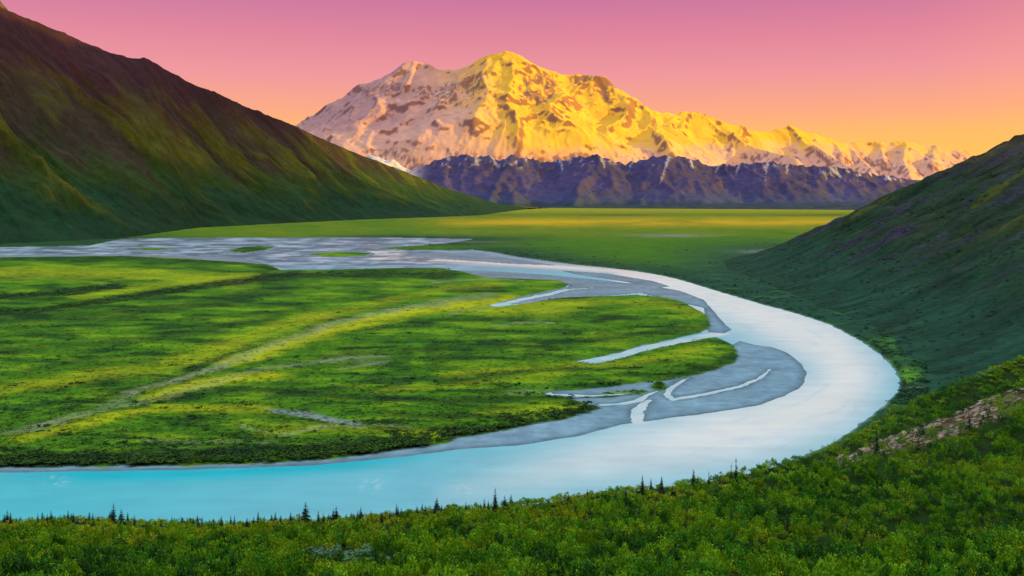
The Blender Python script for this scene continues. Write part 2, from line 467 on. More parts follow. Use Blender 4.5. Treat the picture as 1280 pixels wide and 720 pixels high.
def build_valley():
    rows = np.concatenate([np.linspace(253.5, 300, 90), np.linspace(300.5, 420, 190)[0:], np.linspace(420.7, 700, 300)])
    cols = np.concatenate([np.linspace(-850, -20, 60), np.linspace(-17, 1300, 760), np.linspace(1310, 2100, 50)])
    Cc, Rr = np.meshgrid(cols, rows)
    c, r = Cc.ravel(), Rr.ravel()
    x, y = ground_xy(c, r)
    wob = fbm(x / 22, y / 22, 3) * 3.0 * ss(5000, 1200, y)
    sdm = poly_sd(x, y, MEADOW) + wob
    sdo = poly_sd(x, y, OUTER) + wob
    land = np.maximum(sdm, sdo)
    for p in ISLES:
        land = np.maximum(land, np.minimum(poly_sd(x, y, p), 9))
    sdg = np.full(x.shape, -1e9)
    for p in GRAVEL:
        sdg = np.maximum(sdg, poly_sd(x, y, p) + wob * 0.6)
    h_land = np.clip(land / 6.0, -0.9, 1.6)
    h_grav = np.clip(sdg / 7.0, -0.9, 0.28)
    h = np.maximum(h_land, h_grav)
    chan = np.full(x.shape, 1e9)
    for pts, wd in CHANNELS:
        d, pr = seg_dist(x, y, W(pts))
        wv = wd * (1 + 0.6 * fbm(x / 26, y / 26, 3)) * np.maximum(0.4, np.sin(np.pi * np.clip(0.30 + 0.66 * pr / (len(pts) - 1), 0, 1)) ** 0.7) + 1.6 * fbm(x / 9, y / 9, 2)
        chan = np.minimum(chan, d - wv)
    for p in POOLS:
        chan = np.minimum(chan, -poly_sd(x, y, p))
    h = np.minimum(h, np.clip(chan / 6.0, -0.5, 2.0))
    inland = ss(2, 30, land)
    h = h + inland * np.maximum(0, (fbm(x / 90, y / 40, 4) + 0.25)) * 1.6
    # ---------------- land cover
    n1 = fbm(c / 90, r * 3.2 / 22, 4)               # long low bands along the bars
    n2 = fbm(x / 60, y / 45, 5)
    n3 = fbm(x / 14, y / 14, 3)
    base = np.tile(np.asarray(G_MID), (len(x), 1))
    base = mixc(base, G_DARK, ss(-0.02, 0.40, n1 + n2 * 0.5))
    n4 = fbm(c / 45 + 0.3 * n2, r / 4.2 * ss(900, 300, r) , 4)
    base = mixc(base, G_LIT, 0.6 * ss(0.0, 0.5, -n1 + 0.4 * n2))
    base = mixc(base, G_DARK, 0.5 * ss(0.08, 0.42, n4))
    mead = sdm > -5
    # grazing light on the bar crests, painted in as yellow grass
    for pts, wd, am in [
        ([(290, 455), (330, 441), (380, 425), (430, 410), (500, 394), (560, 385), (640, 376)], 13, 1.0),
        ([(190, 500), (250, 483), (300, 475), (345, 472)], 11, 1.0),
        ([(30, 552), (90, 537), (150, 523), (200, 515), (260, 514), (330, 516)], 11, 0.75),
        ([(-50, 500), (40, 485), (120, 470), (200, 462), (255, 447), (320, 420), (400, 395)], 15, 0.55),
        ([(300, 352), (200, 345), (100, 342), (-200, 342)], 16, 0.5),
        ([(318, 346), (260, 350), (180, 361), (100, 372)], 9, 0.45),
        ([(620, 388), (660, 384), (690, 388)], 20, 0.6),
        ([(700, 380), (760, 378), (830, 382), (870, 392)], 10, 0.4),
        ([(560, 472), (650, 463), (720, 459), (800, 455), (880, 437)], 10, 0.45),
        ([(480, 492), (580, 484), (700, 470)], 9, 0.3),
        ([(330, 544), (420, 538), (520, 543), (560, 548)], 10, 0.4),
        ([(600, 520), (680, 512), (730, 512)], 8, 0.4),
        ([(380, 402), (470, 382), (560, 362), (620, 356)], 10, 0.35),
    ]:
        w = stroke(c, r, pts, wd, 1.2) * am * mead * np.clip(0.85 + n3 * 0.8 + n2 * 0.5, 0.1, 1)
        base = mixc(base, G_YEL, np.clip(w, 0, 1))
    # dark brush rows
    for pts, wd, am in [
        ([(-200, 375), (0, 373), (70, 368), (145, 359)], 9, 1.0),
        ([(-200, 398), (0, 392), (60, 388), (130, 378), (220, 364), (320, 350), (365, 344)], 10, 0.9),
        ([(330, 350), (370, 346), (470, 342), (560, 342)], 12, 0.8),
        ([(-100, 405), (100, 400), (230, 385), (350, 362)], 14, 0.55),
        ([(200, 500), (300, 490), (420, 498), (560, 505), (700, 500)], 8, 0.6),
        ([(60, 520), (130, 500), (200, 482), (265, 455), (310, 436)], 5, 0.6),
        ([(340, 500), (460, 480), (620, 470), (720, 462)], 8, 0.5),
        ([(400, 450), (520, 440), (640, 432), (760, 425), (860, 412)], 8, 0.55),
        ([(450, 415), (560, 402), (700, 398), (800, 400)], 6, 0.4),
        ([(480, 520), (560, 525), (640, 524), (720, 515)], 7, 0.5),
        ([(0, 440), (120, 432), (260, 415), (350, 395)], 10, 0.4),
        ([(0, 470), (100, 455), (200, 440)], 7, 0.4),
        ([(-300, 324), (150, 323), (300, 330), (345, 337)], 6, 0.7),
        ([(-300, 584), (0, 578), (225, 575), (337, 571), (430, 564), (520, 556)], 16, 1.0),
        ([(560, 549), (640, 534), (720, 519), (750, 510)], 7, 0.7),
        ([(840, 470), (900, 458), (920, 446)], 8, 0.6), ([(880, 416), (892, 404)], 6, 0.5),
    ]:
        w = stroke(c, r, pts, wd, 1.0) * am * np.clip(1 + n3 * 0.8, 0.2, 1)
        base = mixc(base, (0.006, 0.040, 0.012), np.clip(w, 0, 1))
    # worn pale strips of dry channel
    for pts, wd, am in [
        ([(-100, 575), (0, 547), (67, 532)], 7, 0.95),
        ([(67, 532), (120, 515), (161, 497)], 7, 0.5),
        ([(161, 496), (215, 480), (274, 462)], 6, 0.85),
        ([(274, 462), (310, 445), (360, 427), (420, 406), (495, 389), (560, 378), (610, 371)], 8, 0.6),
        ([(60, 532), (120, 518), (200, 500), (280, 478), (330, 464), (420, 452), (480, 456)], 8, 0.35),
        ([(350, 462), (420, 451), (480, 447)], 3, 0.6),
        ([(420, 465), (480, 455)], 3, 0.5),
        ([(190, 556), (260, 558), (340, 556)], 6, 0.45),
        ([(300, 536), (350, 546), (410, 538), (470, 536), (510, 538)], 4, 0.5),
        ([(620, 408), (660, 404), (685, 405)], 3, 0.6),
        ([(560, 395), (600, 388), (640, 378)], 4, 0.5),
        ([(640, 495), (690, 490), (720, 494)], 6, 0.5),
        ([(540, 354), (600, 350), (650, 352)], 3, 0.5),
    ]:
        w = stroke(c, r, pts, wd, 1.0) * am * mead * np.clip(0.8 + n3 + n2 * 0.4, 0.1, 1)
        base = mixc(base, TRACK, np.clip(w, 0, 1))
    # land beyond the river: dark teal bank, then green, then golden plain
    out = ss(-2, 6, sdo)
    bank = np.exp(-(np.maximum(sdo, 0) / np.maximum(60, y * 0.075)) ** 2)
    o = np.tile(np.asarray((0.058, 0.205, 0.009)), (len(x), 1))
    far = ss(3000, 4600, y)
    o = mixc(o, (0.14, 0.25, 0.010), far * 0.95 * np.clip(0.7 + n1, 0, 1))
    band = np.exp(-((r - 277.5) / 6.5) ** 2) * ss(430, 700, c + 60 * n1) * (0.65 + 0.35 * np.exp(-((r - 279) / 3) ** 2))
    o = mixc(o, (0.62, 0.45, 0.010), band * np.clip(0.95 + n1 * 0.8, 0, 1))  # low sunlight on the plain, painted into its colour
    o = mixc(o, (0.30, 0.34, 0.02), np.exp(-((r - 262) / 4.5) ** 2) * 0.8)
    o = mixc(o, (0.05, 0.12, 0.015), np.exp(-((r - 269) / 2.0) ** 2) * 0.8 * np.clip(0.6 + n1, 0, 1))
    o = mixc(o, (0.14, 0.25, 0.010), np.exp(-((r - 291) / 4) ** 2) * 0.55 * ss(250, 420, c) * np.clip(0.7 + n1, 0, 1))
    o = mixc(o, (0.008, 0.062, 0.038), np.clip(bank * (0.85 + 0.5 * n2) * ss(900, 1400, y) * ss(20000, 9000, y) * ss(500, 640, c + 140 * ss(310, 300, r)), 0, 1))
    rs = ss(800, 980, c + (r - 300) * 1.2) * ss(292, 318, r)
    o = mixc(o, TEAL, rs * 0.92)  # haze and ambient shade of the valley bottom, painted in as teal
    o = mixc(o, (0.05, 0.19, 0.03), rs * 0.55 * ss(0.05, 0.45, n2))
    # bright green patches by the outer bend
    o = mixc(o, (0.12, 0.36, 0.012), np.clip(np.exp(-((c - 1136) / 14) ** 2 - ((r - 470) / 9) ** 2) * 1.2 + np.exp(-((c - 1112) / 26) ** 2 - ((r - 432) / 8) ** 2) * 0.4, 0, 1) * np.clip(0.7 + n3, 0, 1))
    ls = ss(330, 120, c) * ss(288, 300, r) + ss(120, -100, c)
    o = mixc(o, (0.010, 0.070, 0.030), np.clip(ls, 0, 1) * 0.9)
    for (a, b, ex, ey, am) in [(962, 315, 42, 2.2, 0.55), (840, 295, 50, 2.0, 0.5), (1060, 357, 7, 2.0, 0.7), (1142, 487, 9, 1.6, 0.7), (590, 303, 40, 1.0, 0.3)]:
        o = mixc(o, (0.30, 0.34, 0.34), np.exp(-((c - a) / ex) ** 2 - ((r - b) / ey) ** 2) * am)
    base = base * (1 - out[:, None]) + o * out[:, None]
    # gravel where the land is low
    gcol = np.tile(np.asarray(GRAV), (len(x), 1)) * (1 + 0.22 * fbm(x / 18, y / 18, 4) + 0.2 * fbm(x / 90, y / 60, 3))[:, None]
    gcol = mixc(gcol, (0.22, 0.27, 0.33), ss(420, 330, r) * 0.7)
    wet = np.maximum(np.exp(-(sdg / 5) ** 2), np.exp(-(np.maximum(chan, 0) / 4.5) ** 2))
    gcol = gcol * (1 - 0.38 * wet)[:, None]
    gw = ss(3.0, -1.5, land + n3 * 2.5)
    base = base * (1 - gw[:, None]) + gcol * gw[:, None]
    cw = ss(5, 0, chan) * ss(1.5, 6, land)
    base = mixc(base, (0.26, 0.36, 0.40), cw * 0.8)
    base = np.clip(base, 0.002, 0.9)
    VALLEY_TINT.update(rows=rows, cols=cols, tint=base.reshape(len(rows), len(cols), 3), h=h.reshape(len(rows), len(cols)))
    me = mesh_np('valley_floor', np.stack([x, y, h], 1), grid_faces(len(rows), len(cols))[:, ::-1], base)
    o_ = link('valley_floor', me, MAT['valley'])
    tag(o_, 'flat green valley floor of meadows and gravel bars along the river', 'ground', kind='structure')
    return c, r, x, y, h, sdm, sdo, land


VAL = build_valley()

# one sheet out to the horizon under everything
sheet = np.array([[-90000, -60000, -9], [90000, -60000, -9], [90000, 100000, -9], [-90000, 100000, -9]], float)
gs = link('ground', mesh_np('ground', sheet, np.array([[0, 1, 2, 3]]), np.tile((0.05, 0.12, 0.02), (4, 1))), MAT['valley'])
tag(gs, 'wide dark green land reaching the horizon', 'ground', kind='structure')


# ------------------------------------------------------------------ river
def build_water():
    rows = np.concatenate([np.linspace(292, 420, 110), np.linspace(422, 720, 130)])
    cols = np.concatenate([np.linspace(-850, -10, 20), np.linspace(0, 1300, 260)])
    Cc, Rr = np.meshgrid(cols, rows)
    c, r = Cc.ravel(), Rr.ravel()
    x, y = ground_xy(c, r)
    t = np.tile(np.asarray((0.19, 0.61, 0.77)), (len(x), 1))
    t = mixc(t, (0.08, 0.60, 0.74), ss(640, 60, c + (r - 600) * 2) * ss(470, 560, r) * 0.9)
    # the bright shallow edge under the gravel strip
    d, _ = seg_dist(c, r, [(0, 594), (150, 594), (262, 592), (375, 586), (480, 576), (560, 567)])
    t = mixc(t, (0.0, 0.56, 0.72), np.exp(-(d / 9) ** 2) * ss(620, 420, c) * ss(-40, 120, c) * 0.9)
    # milky silt through the bend
    d, par = seg_dist(c, r, [(560, 620), (720, 580), (860, 550), (960, 530), (1040, 500), (1062, 470), (1040, 435), (985, 405), (930, 385), (860, 360), (780, 345)])
    wd = np.interp(par, [0, 2, 5, 8, 10], [20, 45, 48, 32, 14])
    sid = fbm(par * 1.3 + 0.3 * fbm(x / 60, y / 60, 3), d / 9.0, 4)
    t = mixc(t, (0.84, 0.95, 0.98), np.exp(-(d / wd) ** 2) * np.interp(par, [0, 1, 2.5], [0.15, 0.6, 0.95]))
    t = mixc(t, (0.36, 0.70, 0.86), ss(0.02, 0.45, sid + 0.004 * (d - wd)) * 0.45 * np.exp(-(d / wd / 1.6) ** 2))
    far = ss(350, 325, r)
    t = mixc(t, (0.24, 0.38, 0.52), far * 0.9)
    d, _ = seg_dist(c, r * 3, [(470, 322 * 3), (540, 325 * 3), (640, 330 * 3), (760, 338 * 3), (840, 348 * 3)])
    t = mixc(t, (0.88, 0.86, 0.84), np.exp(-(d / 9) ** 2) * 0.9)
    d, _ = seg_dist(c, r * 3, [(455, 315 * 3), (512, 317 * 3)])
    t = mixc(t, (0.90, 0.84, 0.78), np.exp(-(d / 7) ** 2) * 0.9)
    n = fbm(x / 30, y / 18, 4)
    t = np.clip(t * (1 + 0.10 * n)[:, None], 0, 0.93)
    dch = np.full(x.shape, 1e9)
    for pts, wd in CHANNELS:
        dd, _ = seg_dist(x, y, W(pts)); dch = np.minimum(dch, dd - wd)
    t = mixc(t, (0.70, 0.84, 0.90), ss(8, 0, dch) * 0.75 * np.clip(0.8 + n, 0, 1))
    # small broken riffles
    for (a, b) in [(466, 605), (582, 612), (70, 600)]:
        w = np.exp(-((c - a) / 16) ** 2 - ((r - b) / 7) ** 2) * ss(0.05, 0.35, fbm(c / 7, r / 3, 3))
        t = mixc(t, (0.8, 0.9, 0.93), w * 0.4)
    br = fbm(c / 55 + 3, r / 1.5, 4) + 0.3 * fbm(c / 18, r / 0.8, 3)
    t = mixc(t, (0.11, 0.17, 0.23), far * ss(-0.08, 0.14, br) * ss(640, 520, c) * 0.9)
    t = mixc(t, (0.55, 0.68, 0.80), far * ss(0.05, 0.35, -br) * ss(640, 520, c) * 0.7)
    z = np.zeros_like(x)
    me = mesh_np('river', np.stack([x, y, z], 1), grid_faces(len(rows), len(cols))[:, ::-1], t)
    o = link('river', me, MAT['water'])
    tag(o, 'milky turquoise glacial river winding through the valley', 'river', kind='structure')


build_water()


# ------------------------------------------------------------------ left mountain
def build_left_mountain():
    base_px = [(-1100, 345), (-500, 322), (-100, 309), (0, 306), (150, 299), (250, 285), (440, 275.5), (600, 270), (655, 262)]
    B = [(*[float(v) for v in ground_xy(c, r)], -4.0) for c, r in base_px]
    crest_px = [(-1100, -330, 3600), (-500, -190, 4200), (-120, -40, 4800), (0, 9, 5200), (60, 33, 5600), (100, 51, 5900), (160, 72, 6300), (182, 72, 6500), (230, 99, 6900),
                (300, 129, 7600), (370, 158, 8300), (430, 185, 9200), (500, 212, 10300), (560, 236, 12000), (620, 254, 14000), (662, 260, 15800)]
    Cp = [spot(*p) for p in crest_px]

    def resample(P, key, n):
        P = np.asarray(P, float); key = np.asarray(key, float)
        u = np.linspace(key[0], key[-1], n)
        return np.stack([np.interp(u, key, P[:, i]) for i in range(3)], 1), u
    # parametrise both lines by bearing so that gullies run down the slope
    nu, nv, nb = 900, 220, 60
    bk = np.array([p[0] for p in base_px]); ck = np.array([p[0] for p in crest_px])
    u = np.concatenate([np.linspace(-1100, -40, 120), np.linspace(-38, 662, nu - 120)])
    bk = np.interp(bk, [-1100, 655], [-1100, 662])
    Bp = np.stack([np.interp(u, bk, np.array(B)[:, i]) for i in range(3)], 1)
    Cr = np.stack([np.interp(u, ck, np.array(Cp)[:, i]) for i in range(3)], 1)
    # soften the polyline kinks
    ker = np.hanning(15); ker /= ker.sum()
    for A in (Bp, Cr):
        for i in range(3):
            pad = np.pad(A[:, i], 7, mode='edge'); A[:, i] = np.convolve(pad, ker, mode='valid')
    v = np.linspace(0, 1, nv)
    U, V = np.meshgrid(np.arange(len(u)), v)
    prof = 0.62 * v + 0.38 * v ** 2
    P = Bp[None, :, :] * (1 - v)[:, None, None] + Cr[None, :, :] * v[:, None, None]
    zb, zc = Bp[:, 2], Cr[:, 2]
    P[:, :, 2] = zb[None, :] + (zc - zb)[None, :] * prof[:, None]
    hgt = (zc - zb)[None, :] * np.ones((nv, 1))
    x, y = P[:, :, 0], P[:, :, 1]
    # along-ridge coordinate in metres for the gullies
    s = np.concatenate([[0], np.cumsum(np.hypot(np.diff(Cr[:, 0]), np.diff(Cr[:, 1])))])
    S = np.tile(s, (nv, 1)) + (V - 0.5) * 2300
    g = ridged(S / 620 + fbm(x / 900, y / 900, 3) * 0.7, V * 1.1 + 3.0, 4)
    g2 = ridged(S / 190 + fbm(x / 300, y / 300, 3) * 0.9, V * 2.6 + 8, 4)
    env = np.sin(np.pi * np.clip(V * 0.93 + 0.03, 0, 1)) ** 0.8
    dz = ((g - 0.55) * 0.115 + (g2 - 0.55) * 0.010 + fbm(x / 160, y / 160, 4) * 0.018) * hgt * env
    crest_j = fbm(s / 260, s * 0, 3) * 9 + fbm(s / 40, s * 0 + 7, 3) * 2
    P[:, :, 2] += dz + (V ** 12) * crest_j[None, :]
    # the far side falls away again
    vb = np.linspace(0, 1, nb)[1:]
    back = np.repeat(P[-1:, :, :], nb - 1, 0).copy()
    dirv = Cr - Bp; dirv[:, 2] = 0
    dirv /= np.maximum(np.linalg.norm(dirv, axis=1), 1)[:, None]
    back[:, :, 0] += dirv[None, :, 0] * vb[:, None] * 2600
    back[:, :, 1] += dirv[None, :, 1] * vb[:, None] * 2600
    back[:, :, 2] = back[:, :, 2] * (1 - vb[:, None] ** 1.1) - 8 * vb[:, None] + fbm(back[:, :, 0] / 300, back[:, :, 1] / 300, 4) * 60 * np.sin(np.pi * vb)[:, None]
    # second summit behind the near shoulder, catching the last sun
    bump = np.exp(-((U[0] * 0 + u) + 40) ** 2 / (2 * 46 ** 2))
    back[:, :, 2] += bump[None, :] * 700 * np.sin(np.pi * np.clip(vb * 1.6, 0, 1))[:, None] * 0.75
    allP = np.concatenate([P, back], 0)
    nrow = allP.shape[0]
    # colours: heath and green low down, umber and plum rock high up
    elev = P[:, :, 2] / np.maximum(zc[None, :], 60)
    nz = fbm(x / 420, y / 420, 5); nf = fbm(S / 130, V * 9, 4)
    lvl = (np.clip(P[:, :, 2], 0, 1500) / 760.0 + nz * 0.32 + (g - 0.55) * 0.25 - 0.10).ravel()
    nf = nf.ravel(); gg = g.ravel(); g2r = g2.ravel()
    c = np.tile(np.asarray((0.014, 0.060, 0.030)), (lvl.size, 1))
    c = mixc(c, (0.036, 0.074, 0.016), ss(0.02, 0.20, lvl))
    c = mixc(c, (0.100, 0.108, 0.014), ss(0.22, 0.52, lvl))
    c = mixc(c, (0.090, 0.064, 0.022), ss(0.52, 0.88, lvl))
    c = mixc(c, (0.070, 0.024, 0.044), ss(0.78, 1.05, lvl + nf * 0.3))
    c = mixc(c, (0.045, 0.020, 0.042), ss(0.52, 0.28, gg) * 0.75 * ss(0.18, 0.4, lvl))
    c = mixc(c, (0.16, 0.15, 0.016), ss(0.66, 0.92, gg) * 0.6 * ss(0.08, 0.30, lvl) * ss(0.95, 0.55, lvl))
    c = c * np.array([0.86, 1.10, 1.0]) * (0.74 * (1 + 0.22 * nf + 0.18 * (g2r - 0.55)))[:, None]
    cb = np.tile(np.asarray((0.13, 0.085, 0.04)), ((nb - 1) * len(u), 1))
    c = np.clip(np.concatenate([c, cb], 0), 0.003, 0.8)
    me = mesh_np('left_mountain', allP.reshape(-1, 3), grid_faces(nrow, len(u)), c)
    o = link('left_mountain', me, MAT['slope'])
    tag(o, 'dark brown and green mountain with gullied slope on the left of the valley', 'mountain', kind='structure')


build_left_mountain()


# ------------------------------------------------------------------ right hill
def build_right_hill():
    xs = np.concatenate([np.linspace(300, 1500, 420), np.linspace(1508, 5200, 150)])
    ys = np.concatenate([np.linspace(-2600, 420, 110), np.linspace(425, 3200, 480), np.linspace(3215, 7000, 90)])
    X, Y = np.meshgrid(xs, ys)
    x, y = X.ravel(), Y.ravel()
    z, t = right_hill_z(x, y)
    z = np.where(y < 420, z, z)
    n = fbm(x / 200, y / 200, 4)
    d1 = x * 0.93 + y * 0.37; d2 = -x * 0.37 + y * 0.93
    st = fbm(d2 / 85 + 0.5 * n, d1 / 480, 4)
    st2 = fbm(d2 / 22, d1 / 130, 3)
    c = np.tile(np.asarray((0.018, 0.058, 0.028)), (x.size, 1))
    c = mixc(c, (0.012, 0.082, 0.050), ss(100, 12, z + 30 * n + 25 * st2) * 0.95)  # same teal haze painted into the foot of the slope
    c = mixc(c, (0.044, 0.040, 0.095), 0.9 * ss(-0.05, 0.40, st + 0.3 * n) * ss(15, 90, z))
    c = mixc(c, (0.085, 0.110, 0.018), ss(0.05, 0.42, -st + 0.3 * n) * ss(40, 160, z) * 0.8)
    c = mixc(c, (0.075, 0.066, 0.048), ss(170, 320, z + 60 * n) * 0.7)
    c = mixc(c, (0.14, 0.24, 0.012), np.exp(-((x - 600) / 34) ** 2 - ((y - 1010 - (x - 600) * 0.5) / 40) ** 2) * np.clip(0.8 + st2, 0, 1))
    c = c * (0.78 * (1 + 0.75 * st2))[:, None]
    c = np.clip(c, 0.003, 0.6)
    me = mesh_np('right_hill', np.stack([x, y, z], 1), grid_faces(len(ys), len(xs)), c)
    o = link('right_hill', me, MAT['hill'])
    tag(o, 'dark green and purple heath hillside on the right of the valley', 'hill', kind='structure')


build_right_hill()


# ------------------------------------------------------------------ foreground bluff
ROCK_LINE = [(1048, 579), (1090, 566), (1130, 552), (1165, 541), (1205, 527), (1240, 512), (1300, 490), (1400, 462)]


def rock_w(c, z, y):
    r = HOR + (EYE - z) * F / np.maximum(y, 1)
    d, par = seg_dist(c, r, ROCK_LINE)
    half = np.interp(par, [0, 1, 3, 5, 7], [5, 9, 13, 15, 15])
    return 1 - ss(half * 0.7, half * 1.2, d), r


def build_bluff():
    xs = np.linspace(-520, 720, 420)
    ys = np.concatenate([np.linspace(-400, 150, 50), np.linspace(153, 700, 320)])
    X, Y = np.meshgrid(xs, ys)
    x, y = X.ravel(), Y.ravel()
    z, s, c = bluff_z(x, y)
    rw, r = rock_w(c, z, y)
    n = fbm(x / 25, y / 25, 4)
    t = np.tile(np.asarray((0.014, 0.045, 0.008)), (x.size, 1))
    t = mixc(t, (0.04, 0.10, 0.012), ss(0, 0.5, n))
    t = mixc(t, (0.13, 0.13, 0.08), rw * 0.9 * (s < 1) * (y > 200))
    t = mixc(t, (0.42, 0.34, 0.12), (y > 150) * np.exp(-((c - 790) / 26) ** 2 - ((r - 717) / 7) ** 2))
    t = mixc(t, (0.42, 0.36, 0.10), (y > 150) * np.exp(-((c - 806) / 10) ** 2 - ((r - 722) / 6) ** 2))
    me = mesh_np('bluff', np.stack([x, y, z], 1), grid_faces(len(ys), len(xs)), np.clip(t, 0.003, 0.7))
    o = link('bluff', me, MAT['hill'])
    tag(o, 'green bluff above the near bank, dropping to the river', 'hillside', kind='structure')


build_bluff()


# ------------------------------------------------------------------ far mountains
def cone_field(x, y, ridges, slope, power=1.0):
    h = np.full(x.shape, -1e9)
    for pts, k in ridges:
        P = np.asarray([spot(*p) for p in pts], float)
        for i in range(len(P) - 1):
            a, b = P[i], P[i + 1]
            dx, dy = b[0] - a[0], b[1] - a[1]
            L = dx * dx + dy * dy + 1e-9
            t = np.clip(((x - a[0]) * dx + (y - a[1]) * dy) / L, 0, 1)
            d = np.hypot(x - a[0] - t * dx, y - a[1] - t * dy)
            zz = a[2] + t * (b[2] - a[2]) - slope * k * (d ** power) * (900 ** (1 - power))
            h = np.maximum(h, zz)
    return h


def smooth2(A, n):
    k = np.hanning(2 * n + 3)[1:-1]; k /= k.sum()
    m = len(k) // 2
    A = np.apply_along_axis(lambda v: np.convolve(np.pad(v, m, mode='edge'), k, mode='valid'), 0, A)
    return np.apply_along_axis(lambda v: np.convolve(np.pad(v, m, mode='edge'), k, mode='valid'), 1, A)


def grid_normals(X, Y, Z):
    gy, gx = np.gradient(Z)
    dx = np.gradient(X, axis=1); dy = np.gradient(Y, axis=0)
    sx, sy = gx / dx, gy / dy
    return sx, sy


def build_snow_mountain():
    D = 27000
    crest = [(360, 160, D + 1500), (385, 146, D + 1300), (400, 138, D + 1200), (440, 110, D + 1000), (480, 90, D + 900), (505, 78, D + 800), (522, 75, D + 800), (550, 84, D + 600), (575, 81, D + 400),
             (600, 71, D + 200), (618, 64, D), (630, 61, D), (645, 64, D), (662, 75, D), (682, 86, D + 100), (700, 91, D + 200), (718, 90, D + 300), (740, 91, D + 200), (760, 98, D), (788, 117, D - 200),
             (815, 133, D - 200), (845, 140, D), (875, 137, D + 200), (905, 148, D), (940, 160, D), (962, 160, D + 400), (986, 156, D + 600), (1010, 166, D + 600), (1040, 173, D + 800), (1062, 178, D + 1000),
             (1100, 175, D + 1200), (1132, 173, D + 1200), (1165, 181, D + 1200), (1200, 185, D + 1200), (1250, 198, D + 1300), (1330, 215, D + 1500), (1450, 235, D + 1800)]
    spurs = [
        ([(360, 160, D + 1500), (300, 200, D + 2000), (240, 240, D + 2500)], 1.0),
        ([(440, 110, D + 1000), (450, 145, D - 600), (452, 190, D - 2600)], 1.1),
        ([(522, 75, D + 800), (505, 105, D - 400), (490, 140, D - 1400), (470, 185, D - 3000)], 1.1),
        ([(618, 64, D), (604, 95, D - 700), (580, 118, D - 1100), (556, 135, D - 1500), (520, 165, D - 2600), (500, 190, D - 3600)], 1.25),
        ([(632, 62, D), (640, 95, D - 800), (652, 120, D - 1300), (650, 150, D - 2000), (625, 180, D - 3400)], 1.15),
        ([(655, 70, D), (690, 96, D - 500), (704, 118, D - 1000), (716, 140, D - 1600), (742, 165, D - 2600), (770, 190, D - 3800)], 1.2),
        ([(745, 92, D + 100), (772, 116, D - 500), (790, 138, D - 1100), (815, 155, D - 1800), (840, 180, D - 3200)], 1.2),
        ([(875, 137, D + 200), (905, 158, D - 500), (945, 178, D - 1400), (990, 195, D - 2600)], 1.2),
        ([(860, 140, D + 100), (850, 165, D - 1200), (862, 188, D - 2600)], 1.1),
        ([(986, 156, D + 600), (1005, 176, D - 200), (1035, 192, D - 1200), (1060, 205, D - 2200)], 1.2),
        ([(1062, 178, D + 1000), (1072, 196, D), (1090, 210, D - 1400)], 1.2),
        ([(1132, 173, D + 1200), (1128, 195, D + 200), (1135, 215, D - 1200)], 1.2),
        ([(1100, 175, D + 1200), (1104, 192, D + 300)], 1.3), ([(1165, 181, D + 1200), (1163, 200, D)], 1.3), ([(1040, 173, D + 800), (1050, 188, D - 100)], 1.3),
    ]
    nx, ny = 780, 330
    xs = np.linspace((200 - 640) / F * D, (1420 - 640) / F * D, nx)
    ys = np.concatenate([np.linspace(D - 5200, D + 1700, ny - 40), np.linspace(D + 1740, D + 5200, 40)])
    X, Y = np.meshgrid(xs, ys)
    wx = fbm(X / 2600, Y / 2600, 4) * 420; wy = fbm(X / 2600 + 40, Y / 2600 + 9, 4) * 420
    damp = ss(0, 900, np.abs(Y - D)) * 0.0 + 0.35
    x = X + wx * damp; y = Y + wy * damp
    h = cone_field(x, y, [(crest, 1.0)] + spurs, 0.80, 0.90)
    h = h - 900 * ss(D - 3000, D - 5200, Y)
    h = h + (smooth2(h, 3) - h) * 0.7
    base = 150 + (HOR - 215) / F * D
    env = ss(base - 900, base + 900, h)
    near_crest = np.exp(-((Y - (D + 300)) / 900) ** 2)
    rg = ridged(X / 1500 + wx / 900, Y / 2000 + wy / 900, 5, 0.42)
    rg2 = ridged(X / 330 + 5, Y / 420 + wy / 500, 4)
    h = h + (rg - 0.6) * 380 * env * (1 - 0.6 * near_crest) * (0.45 + 0.55 * ss(base + 200, base + 1500, h)) + (rg2 - 0.6) * 22 * env
    h = np.maximum(h, -40 + 500 * ridged(X / 1500, Y / 1500, 4) * ss(D - 5200, D - 3000, Y))
    sx, sy = grid_normals(X, Y, h)
    slope = np.hypot(sx, sy)
    n = fbm(X / 500, Y / 500, 5)
    n2 = fbm(X / 160, Y / 160, 4)
    elev = h
    sl = smooth2(slope, 1)
    q1, q2 = np.quantile(sl, [0.90, 0.985])
    n3 = fbm(X / 75, Y / 190, 4)
    cc, rr = map_of(X, Y, h)
    tex = 0.55 * n + 0.5 * n2 + 0.6 * n3
    rock = ss(q1, q1 + 0.16, sl + n * 0.10 + n2 * 0.12 + n3 * 0.2) * 0.85

    def zone(pts, wd):
        d, _ = seg_dist(cc, rr * 1.6, [(p[0], p[1] * 1.6) for p in pts])
        return np.exp(-(d / wd) ** 2)
